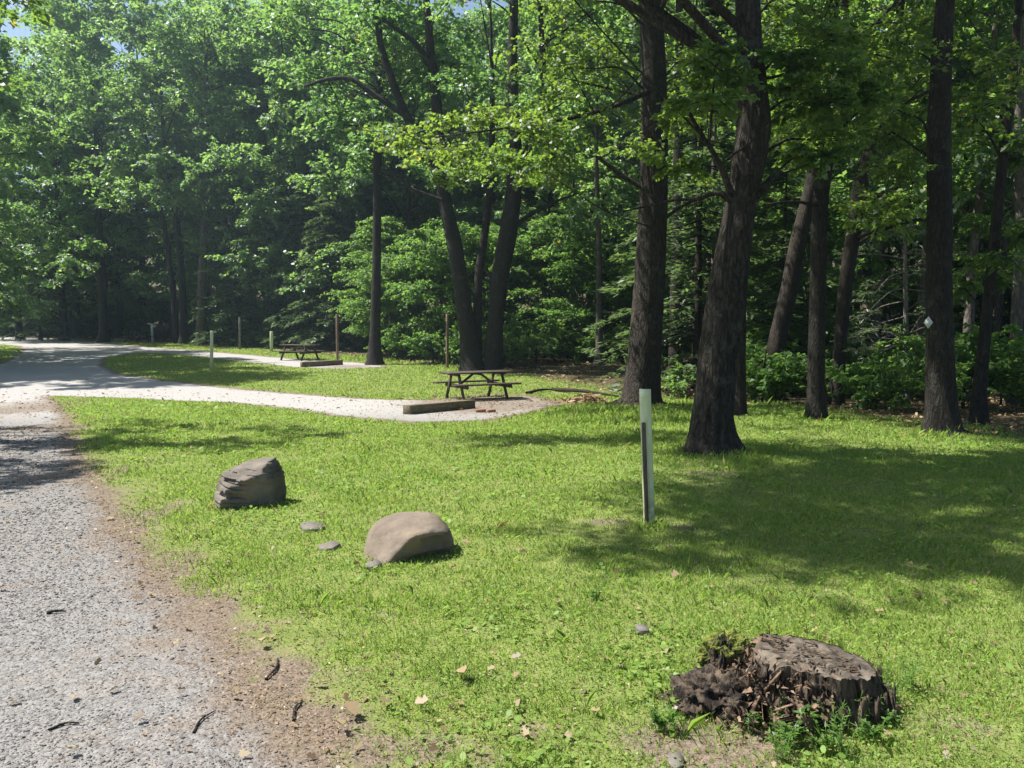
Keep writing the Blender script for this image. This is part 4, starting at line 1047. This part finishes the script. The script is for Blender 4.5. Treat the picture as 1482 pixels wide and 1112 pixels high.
def slab(px, py, wpx, dpx, th, label, seed, tilt=0.):
    p = at(px, py); s = p.y / F; w = wpx * s / 2; a, b = at(px, py + dpx / 2), at(px, py - dpx / 2); d = max(.05, (b.y - a.y) / 2)
    g = np.random.default_rng(seed); n = 6; th_ = np.arange(n) * TAU / n + g.uniform(-.35, .35, n); rr = g.uniform(.8, 1.15, n)
    ring = np.stack([np.cos(th_) * rr * w, np.sin(th_) * rr * d], -1)
    V = np.concatenate([np.c_[ring * 1.02, np.full(n, -.03)], np.c_[ring, np.full(n, th * .85)], np.c_[ring * .975, np.full(n, th) + g.normal(0, .003, n)], [[0, 0, th * 1.03]]])
    j = np.arange(n); j2 = (j + 1) % n
    me = fixn(make_mesh('flat_stone', V, [np.concatenate([np.stack([j, j2, n + j2, n + j], -1), np.stack([n + j, n + j2, 2 * n + j2, 2 * n + j], -1)]), np.stack([2 * n + j, 2 * n + j2, np.full(n, 3 * n)], -1)], M['rock_slate']))
    o = add_obj('flat_stone', me, None, p); o.rotation_euler = (R(5), tilt, 0)
    return tag(o, label, 'stone', 'flat stones between the two big rocks')
slab(453, 766, 42, 11, .035, 'widest flat grey slab lying on the grass between layered rock and boulder', 2, R(3))
slab(478, 794, 32, 10, .03, 'narrow flat grey stone just below the widest slab', 5, R(-4))
slab(541, 821, 27, 10, .03, 'small flat stone tucked against the foot of the tan boulder', 8)
slab(930, 916, 22, 9, .03, 'lone rounded stone half sunk in grass beyond the rotten stump', 11)
slab(978, 1107, 26, 9, .02, 'grey stone on bare soil in front of the rotten stump', 14)
p = at(700, 597)
b = Bag().add(*box(-.06, 0, .04, .22, .11, .07, .008)); b.add(*box(.17, .02, .035, .18, .1, .06, .008, rotz(.3)))
tag(add_obj('brick', fixn(b.mesh('brick', M['brick'])), None, p), 'reddish broken brick lying on the gravel near the timber', 'brick')

# ---- rotten stump
def build_stump():
    p = at(1197, 1048); s = p.y / F
    r = empty('tree_stump', (p.x, p.y + .20, p.z)); tag(r, 'dark rotten tree stump with a flat sawn top and crumbling side', 'stump')
    nth, nr = 220, 44; th = np.arange(nth) * TAU / nth; Rx, Ry, H = .27, .215, .205
    cs, sn = np.cos(th), np.sin(th)
    rid = fbm(np.stack([cs * 9, sn * 9, np.zeros(nth)], -1), 4, 3); rid2 = 1 - np.abs(fbm(np.stack([cs * 22, sn * 22, np.zeros(nth)], -1), 3, 9) * 2 - 1)
    rows = []
    # left side (negative x) has rotted away: lower there
    low = np.clip((-cs - .62) / .3, 0, 1)
    top = H - .045 * cs - .10 * low + (rid - .5) * .022 * (1 + 2 * low)
    for k in range(nr):
        t = k / (nr - 1)
        fl = 1 + .42 * (1 - t) ** 2.6 * (.5 + rid) + .05 * (1 - t)
        a = np.stack([cs * 9, sn * 9, np.full(nth, t * 1.5)], -1)
        rr = fl * (1 + (rid2 - .5) * (.06 + .16 * np.sin(t * 3.1)) + (fbm(a, 3, 4) - .5) * .16)
        jag = (fbm(np.stack([cs * 16, sn * 16, np.full(nth, 2.)], -1), 3, 6) - .5) * .018 * (t > .85)
        rows.append(np.stack([cs * Rx * rr, sn * Ry * rr, -.06 + (top + .06) * t + jag * t], -1))
    V = np.concatenate(rows); i = np.arange(nr - 1)[:, None] * nth; j = np.arange(nth)[None]; j2 = (j + 1) % nth
    Fq = np.stack([i + j, i + j2, i + nth + j2, i + nth + j], -1).reshape(-1, 4)
    add_obj('stump_body', make_mesh('stump_body', V, [Fq], M['stump_bark'], True), r)
    rows2 = []; edge = rows[-1].copy(); nc = 30
    sm = np.stack([cs * Rx * 1.0, sn * Ry * 1.0], -1)
    for k in range(nc):
        t = 1 - k / (nc - 1); bl = np.clip((t - .86) / .14, 0, 1) ** 1.5; q = edge.copy(); q[:, :2] = (edge[:, :2] * bl + sm * (1 - bl)) * t; bz = np.clip((t - .84) / .16, 0, 1); q[:, 2] = edge[:, 2] * bz + (1 - bz) * (H * .99 - .045 * q[:, 0] / Rx)
        q[:, 2] += (fbm(np.c_[q[:, :2] * 30, np.zeros(nth)], 4, 13) - .5) * .035 * (1 - t ** 6) + (fbm(np.c_[q[:, :2] * np.array([9, 60]), np.zeros(nth)], 3, 15) - .5) * .022 * (1 - t ** 6) - .004
        rows2.append(q)
    V = np.concatenate(rows2); i = np.arange(nc - 1)[:, None] * nth
    Fq = np.stack([i + j, i + j2, i + nth + j2, i + nth + j], -1).reshape(-1, 4)
    add_obj('cut_top', make_mesh('cut_top', V, [Fq], M['stump_cut'], True), r)
    g = np.random.default_rng(5)
    # loose vertical plates and splinters of bark standing round the rim
    bag = Bag()
    for k in range(150):
        a = g.uniform(0, TAU); L = g.uniform(.04, .14); w = g.uniform(.008, .036); q = g.uniform(.97, 1.13)
        hb = g.uniform(-.03, max(-.02, H - L - .02 - .045 * math.cos(a)))
        fl = 1 + .38 * (1 - np.clip((hb + L / 2) / H, 0, 1)) ** 2.6
        V, Fq = box(0, 0, L / 2, g.uniform(.006, .016), w, L, .003)
        V = V * (1 + g.normal(0, .10, V.shape)); V[:, 1] *= 1 - .55 * np.clip(V[:, 2] / L, 0, 1) * g.uniform(0, 1)
        V = V @ (rotz(a) @ roty(-.16 + g.normal(0, .13)) @ rotx(g.normal(0, .10))).T
        bag.add(V + np.array([math.cos(a) * Rx * q * fl, math.sin(a) * Ry * q * fl, hb]), Fq, g.uniform(0, 1))
    add_obj('bark_splinters', fixn(bag.mesh('bark_splinters', M['stump_bark'])), r)
    # crumbled rotten wood on the decayed side: splintered blocks
    bag = Bag()
    for k in range(110):
        a = g.uniform(math.pi * .62, math.pi * 1.42); q = g.uniform(.85, 2.05)
        x, y = math.cos(a) * .265 * q, math.sin(a) * .22 * q * .95
        L, w = .02 + .10 * g.uniform(0, 1) ** 2, g.uniform(.006, .026)
        z = max(0, .24 * (1 - (q - .85) / 1.25)) * g.uniform(.55, 1.1)
        V, Fq = box(0, 0, 0, w, w * g.uniform(.2, .5), L, w * .04)
        V = V * (1 + g.normal(0, .13, V.shape)); V = V @ (rotz(g.uniform(0, TAU)) @ rotx(g.normal(.7, .5))).T
        bag.add(V + np.array([x, y, z]), Fq)
    for k in range(70):
        a = g.uniform(0, TAU); q = math.sqrt(g.uniform(0, .8)); x, y = math.cos(a) * .24 * q, math.sin(a) * .19 * q
        L, w = g.uniform(.012, .05), g.uniform(.003, .011)
        V, Fq = box(0, 0, 0, L, w, .004, .001); V = V @ (rotz(g.normal(.2, .6)) @ roty(g.normal(0, .12))).T
        bag.add(V + np.array([x, y, H + .004 - .045 * x / Rx]), Fq)
    n = 900; a = g.uniform(math.pi * .58, math.pi * 1.5, n); q = .8 + 1.25 * g.uniform(0, 1, n) ** 1.2
    p0 = np.stack([np.cos(a) * .265 * q, np.sin(a) * .215 * q, np.clip(.21 * (1 - (q - .85) / 1.2), .0, .2) * g.uniform(.75, 1.12, n) + .012], -1)
    V, Fq = leaves(p0, g.normal(0, 1, (n, 3)) * np.array([1, 1, .9]), np.array([0, -.3, 1.]) + g.normal(0, .8, (n, 3)), .012 + .05 * g.uniform(0, 1, n) ** 2, LEAF4, g.uniform(.3, 1.1, n)[:, None, None])
    bag.add(V, Fq)
    add_obj('rotten_wood', bag.mesh('rotten_wood', M['rotten']), r)
    V, Fq = ico(6)
    ang = np.arctan2(V[:, 1], V[:, 0])
    P = V * np.array([.27, .20, .135]) * (1 + (fbm(V * 5, 4, 22) - .5)[:, None] * .9)
    P = P + np.array([-.33, -.02, .0]); P[:, 2] += (fbm(P * np.array([30, 30, 8]), 4, 24) - .5) * .075; P[:, :2] += (fbm(P * 45, 3, 26) - .5)[:, None] * .03
    add_obj('rotten_mound', make_mesh('rotten_mound', P, [Fq], M['stump_bark'], False), r)
    P = V * np.array([.12, .085, .09]) * (1 + (fbm(V * 4, 4, 42) - .5)[:, None] * .9) + np.array([-.33, .12, .165])
    P[:, 2] += (fbm(P * 40, 3, 44) - .5) * .03
    add_obj('mossy_knob', make_mesh('mossy_knob', P, [Fq], M['moss'], True), r)
    P = V * np.array([.085, .07, .17]) * (1 + (fbm(V * np.array([7, 7, 2]), 4, 52) - .5)[:, None] * .9) + np.array([-.35, .08, .06])
    add_obj('splintered_wall', make_mesh('splintered_wall', P, [Fq], M['stump_bark'], False), r)
    return r
build_stump()
sp = at(1185, 1040)

# ---- weeds round the stump
def weed_mesh(seed, h, nst, wide):
    g = np.random.default_rng(seed); bag = Bag(); LV = []
    for k in range(nst):
        a = g.uniform(0, TAU); le = g.uniform(.1, .6); hh = h * g.uniform(.5, 1)
        e = np.array([math.cos(a) * le * hh, math.sin(a) * le * hh, hh]); b0 = np.array([g.normal(0, .03), g.normal(0, .03), 0])
        P = np.array([b0, b0 + e * .5 + [0, 0, .05 * hh], b0 + e]); bag.add(*tube(P, [.0028, .002, .001], 5, None))
        m = int(9 * wide + 9)
        for q in range(m):
            t = g.uniform(.15, 1); p0 = b0 + e * t; az = g.uniform(0, TAU)
            LV.append((p0, [math.cos(az), math.sin(az), g.normal(.35, .3)], g.uniform(.018, .05)))
    p0 = np.array([l[0] for l in LV]); d = np.array([l[1] for l in LV]); s = np.array([l[2] for l in LV])
    V, Fq = leaves(p0, d, np.array([0, 0, 1.]) + g.normal(0, .3, (len(s), 3)), s, np.array([[0, 0, 0], [.35, -.16, .05], [1, 0, -.12], [.35, .16, .05]]), wide)
    return bag.mesh('weed_stem', M['grass_blade']), make_mesh('weed_leaves', V, [Fq], M['leaf_under'], False, {'tint': np.repeat(g.uniform(.1, .9, len(s)), 4)})
WD = [weed_mesh(3, .24, 7, .75), weed_mesh(4, .16, 6, 1.5), weed_mesh(9, .20, 9, .6)]
wspots = [(1150, 1045, 0), (1175, 1062, 1), (1120, 1062, 2), (1205, 1060, 2), (1240, 1050, 0), (1268, 1035, 0), (1290, 1020, 2), (1140, 1085, 1), (1190, 1090, 1), (1215, 1095, 2), (1092, 1058, 1), (1310, 1000, 2), (1255, 1075, 1),
          (1130, 1100, 2), (1290, 1052, 1), (965, 1060, 1), (860, 870, 1), (1160, 1025, 0), (1280, 985, 2)]
for k, (px, py, w) in enumerate(wspots):
    q = at(px, py); lab = 'leafy green weed sprouting around the foot of the rotten stump'; grp = 'weeds around the rotten stump'
    if k == 15: lab, grp = 'broad leaved weed on the bare soil beside the stump litter', None
    if k == 16: lab, grp = 'pale broad leaved weed alone in the open lawn', None
    o = empty('weed', q, float(ru(0, TAU))); sc = float(ru(.5, .95)); o.scale = (sc,) * 3
    add_obj('stem', WD[w][0], o); add_obj('foliage', WD[w][1], o); tag(o, lab, 'weed', grp)

# ---- single dry leaves and sticks one can point at
g = np.random.default_rng(77)
lv = [(668, 980, .085, 'pale curled dry leaf on the grass beside a dark bark scrap'), (515, 1047, .08, 'dry tan leaf on the soil edge, larger of a close pair'), (492, 1056, .06, 'dry tan leaf on the soil edge, smaller of a close pair'),
      (380, 935, .06, 'upright curled tan leaf at the edge of gravel and grass'), (972, 842, .06, 'cream dry leaf on the sunlit lawn below the green post'), (600, 1028, .06, 'dark brown curled leaf in the grass above the soil edge'),
      (1265, 893, .05, 'cream dry leaf on the lawn beyond the stump'), (678, 793, .05, 'yellow tan leaf on the lawn next to the boulder')]
for px, py, s, lab in lv:
    q = at(px, py); a = float(g.uniform(0, TAU))
    V, Fq = leaves(np.array([[0, 0, 0.]]), np.array([[math.cos(a), math.sin(a), .2]]), np.array([[g.normal(0, .4), -.4, 1.]]), np.array([s * 1.1]), CURL * np.array([1, 1.1, 1.3]))
    V = np.r_[V, V + np.array([0, 0, .0012])]; Fq = np.r_[Fq, Fq[:, ::-1] + 8]
    o = add_obj('dry_leaf', make_mesh('dry_leaf', V, [Fq], M['litter_yellow'], False, {'tint': np.full(16, g.uniform(.45, 1))}), None, q + Vector((0, 0, .03)))
    tag(o, lab, 'leaf')
tw = [((68, 889), (96, 887), 5, 'short dark stick on the bare gravel'), ((70, 1058), (115, 1049), 4, 'thin forked twig on the gravel near the bottom edge'), ((425, 1045), (438, 1015), 5, 'brown stick standing out of the soil edge'),
      ((280, 1062), (312, 1030), 4, 'pale twig lying on gravel and soil'), ((385, 985), (402, 955), 5, 'brown twig at the soil edge beside an upright leaf'), ((762, 571), (800, 566), 5, 'dead branch lying on the soil past the picnic table'), ((800, 566), (895, 577), 6, 'long dark fallen pole lying in front of the massive oak')]
for (a, b_, w, lab) in tw:
    A_, B_ = at(*a), at(*b_); rr = w * A_.y / F / 2; mid = (A_ + B_) / 2 + Vector((g.normal(0, .02), g.normal(0, .02), rr * 1.6))
    P = np.array([A_ + Vector((0, 0, rr * .7)), mid, B_ + Vector((0, 0, rr))]); P = P - np.array(A_)
    bag = Bag().add(*tube(P, [rr, rr * .8, rr * .4], 7, None, .1, seed=4))
    e = P[1] + (P[2] - P[1]) * .5 + np.array([g.normal(0, .03), g.normal(0, .03), .01]); bag.add(*tube([P[1], P[1] * .5 + e * .5, e], [rr * .5, rr * .4, rr * .15], 5, None))
    tag(add_obj('fallen_branch', bag.mesh('fallen_branch', M['bark_brown'], True), None, A_), lab, 'stick')
# straw heap by the oak
q = at(850, 583); n = 900; x = g.normal(0, .33, n); y = g.normal(0, .3, n); zz = .26 * np.exp(-(x / .4) ** 2 - (y / .35) ** 2) * g.uniform(.2, 1, n)
az = g.uniform(0, TAU, n); V, Fq = leaves(np.stack([x, y, zz], -1), np.stack([np.cos(az), np.sin(az), g.normal(-.1, .3, n)], -1), np.array([0, 0, 1.]) + g.normal(0, .5, (n, 3)), g.uniform(.1, .28, n), NEEDLE)
tag(add_obj('straw_heap', make_mesh('straw_heap', V, [Fq], M['litter'], False, {'tint': np.repeat(g.uniform(.3, 1, n), 4)}), None, q), 'low heap of dry straw and twigs beside the massive oak', 'heap')
# dead pale twiggy branches (a dying hemlock) between trunks
sN = pix_stem([(1312, 585, 10), (1311, 480, 8), (1310, 380, 6), (1309, 330, 4)], 22, None)
lm = []
for k in range(34):
    y0 = gg.uniform(300, 500); x1 = 1310 + gg.choice([-1, 1], p=[.55, .45]) * gg.uniform(30, 85); y1 = y0 - gg.uniform(-35, 25)
    P = np.array([atD(1310, y0, 22), atD((1310 + x1) / 2, (y0 + y1) / 2 - 5, 21.7 + gg.normal(0, .4)), atD(x1, y1 + gg.uniform(-4, 14), 21.5 + gg.normal(0, .8))]); lm.append((P, np.array([.02, .012, .004])))
bN = (np.array([l[0][2] for l in lm]), gg.uniform(.3, .55, len(lm)))
own_tree('hemlock_tree', 'dying hemlock with bare pale twigs between the crooked trunk and the sign trunk', 'conifer', [sN], *bN, bark='dead_wood', leafm='leaf_conifer', size=.09, limbs=lm, seed=95, seg=9, step=.5, flare=.2, ntw=10, nl=8, twigs=1., flat=.25, tmpl=NEEDLE * np.array([1.6, 1.4, 1]))

# ------------------------------------------------------------------ light, sky, camera
world = bpy.data.worlds.new('World'); scene.world = world; world.use_nodes = True
wn = world.node_tree; wn.nodes.clear()
sky = wn.nodes.new('ShaderNodeTexSky'); sky.sky_type = 'NISHITA'; sky.sun_disc = False
sky.sun_elevation = SUN_EL; sky.sun_rotation = SUN_AZ % TAU
sky.air_density = 1.0; sky.dust_density = 1.5; sky.ozone_density = 1.0
bg = wn.nodes.new('ShaderNodeBackground'); bg.inputs[1].default_value = .06
wo = wn.nodes.new('ShaderNodeOutputWorld'); wn.links.new(sky.outputs[0], bg.inputs[0]); wn.links.new(bg.outputs[0], wo.inputs[0])
sun = bpy.data.lights.new('sun', 'SUN'); sun.energy = 5.0; sun.angle = R(.53); sun.color = (1, .95, .86)
so = bpy.data.objects.new('sun', sun); COL.objects.link(so)
sv = Vector((math.sin(SUN_AZ) * math.cos(SUN_EL), math.cos(SUN_AZ) * math.cos(SUN_EL), math.sin(SUN_EL)))
so.rotation_euler = sv.to_track_quat('Z', 'Y').to_euler(); so.location = sv * 100

m, nt, N = newmat('haze_air')
pv = N('ShaderNodeVolumePrincipled', inp={'Color': (.62, .86, 1, 1), 'Density': HAZE, 'Anisotropy': .55})
N('ShaderNodeOutputMaterial', inp={1: pv.outputs[0]})
V, Fq = box(0, 95, 30, 390, 280, 70, 0)
hz = add_obj('haze', fixn(make_mesh('haze', V, Fq, m))); tag(hz, 'thin pale summer haze filling the air of the clearing', 'haze', kind='stuff')

cam = bpy.data.cameras.new('camera'); co = bpy.data.objects.new('camera', cam); COL.objects.link(co)
co.location = (0, 0, CAMH); co.rotation_euler = (math.pi / 2 - PITCH, 0, 0)
cam.sensor_width = 36; cam.lens = F / 1482 * 36; cam.clip_start = .05; cam.clip_end = 1200
scene.camera = co

vs = scene.view_settings; vs.view_transform = 'Standard'; vs.look = 'None'; vs.exposure = 1.36; vs.gamma = 1; vs.use_curve_mapping = False
cy = scene.cycles
cy.max_bounces = 6; cy.diffuse_bounces = 3; cy.glossy_bounces = 2; cy.transmission_bounces = 3; cy.transparent_max_bounces = 4; cy.volume_bounces = 0
cy.use_denoising = True
try: cy.denoiser = 'OPENIMAGEDENOISE'; cy.denoising_input_passes = 'RGB_ALBEDO_NORMAL'; cy.denoising_prefilter = 'ACCURATE'
except Exception: pass
cy.sample_clamp_indirect = 4.
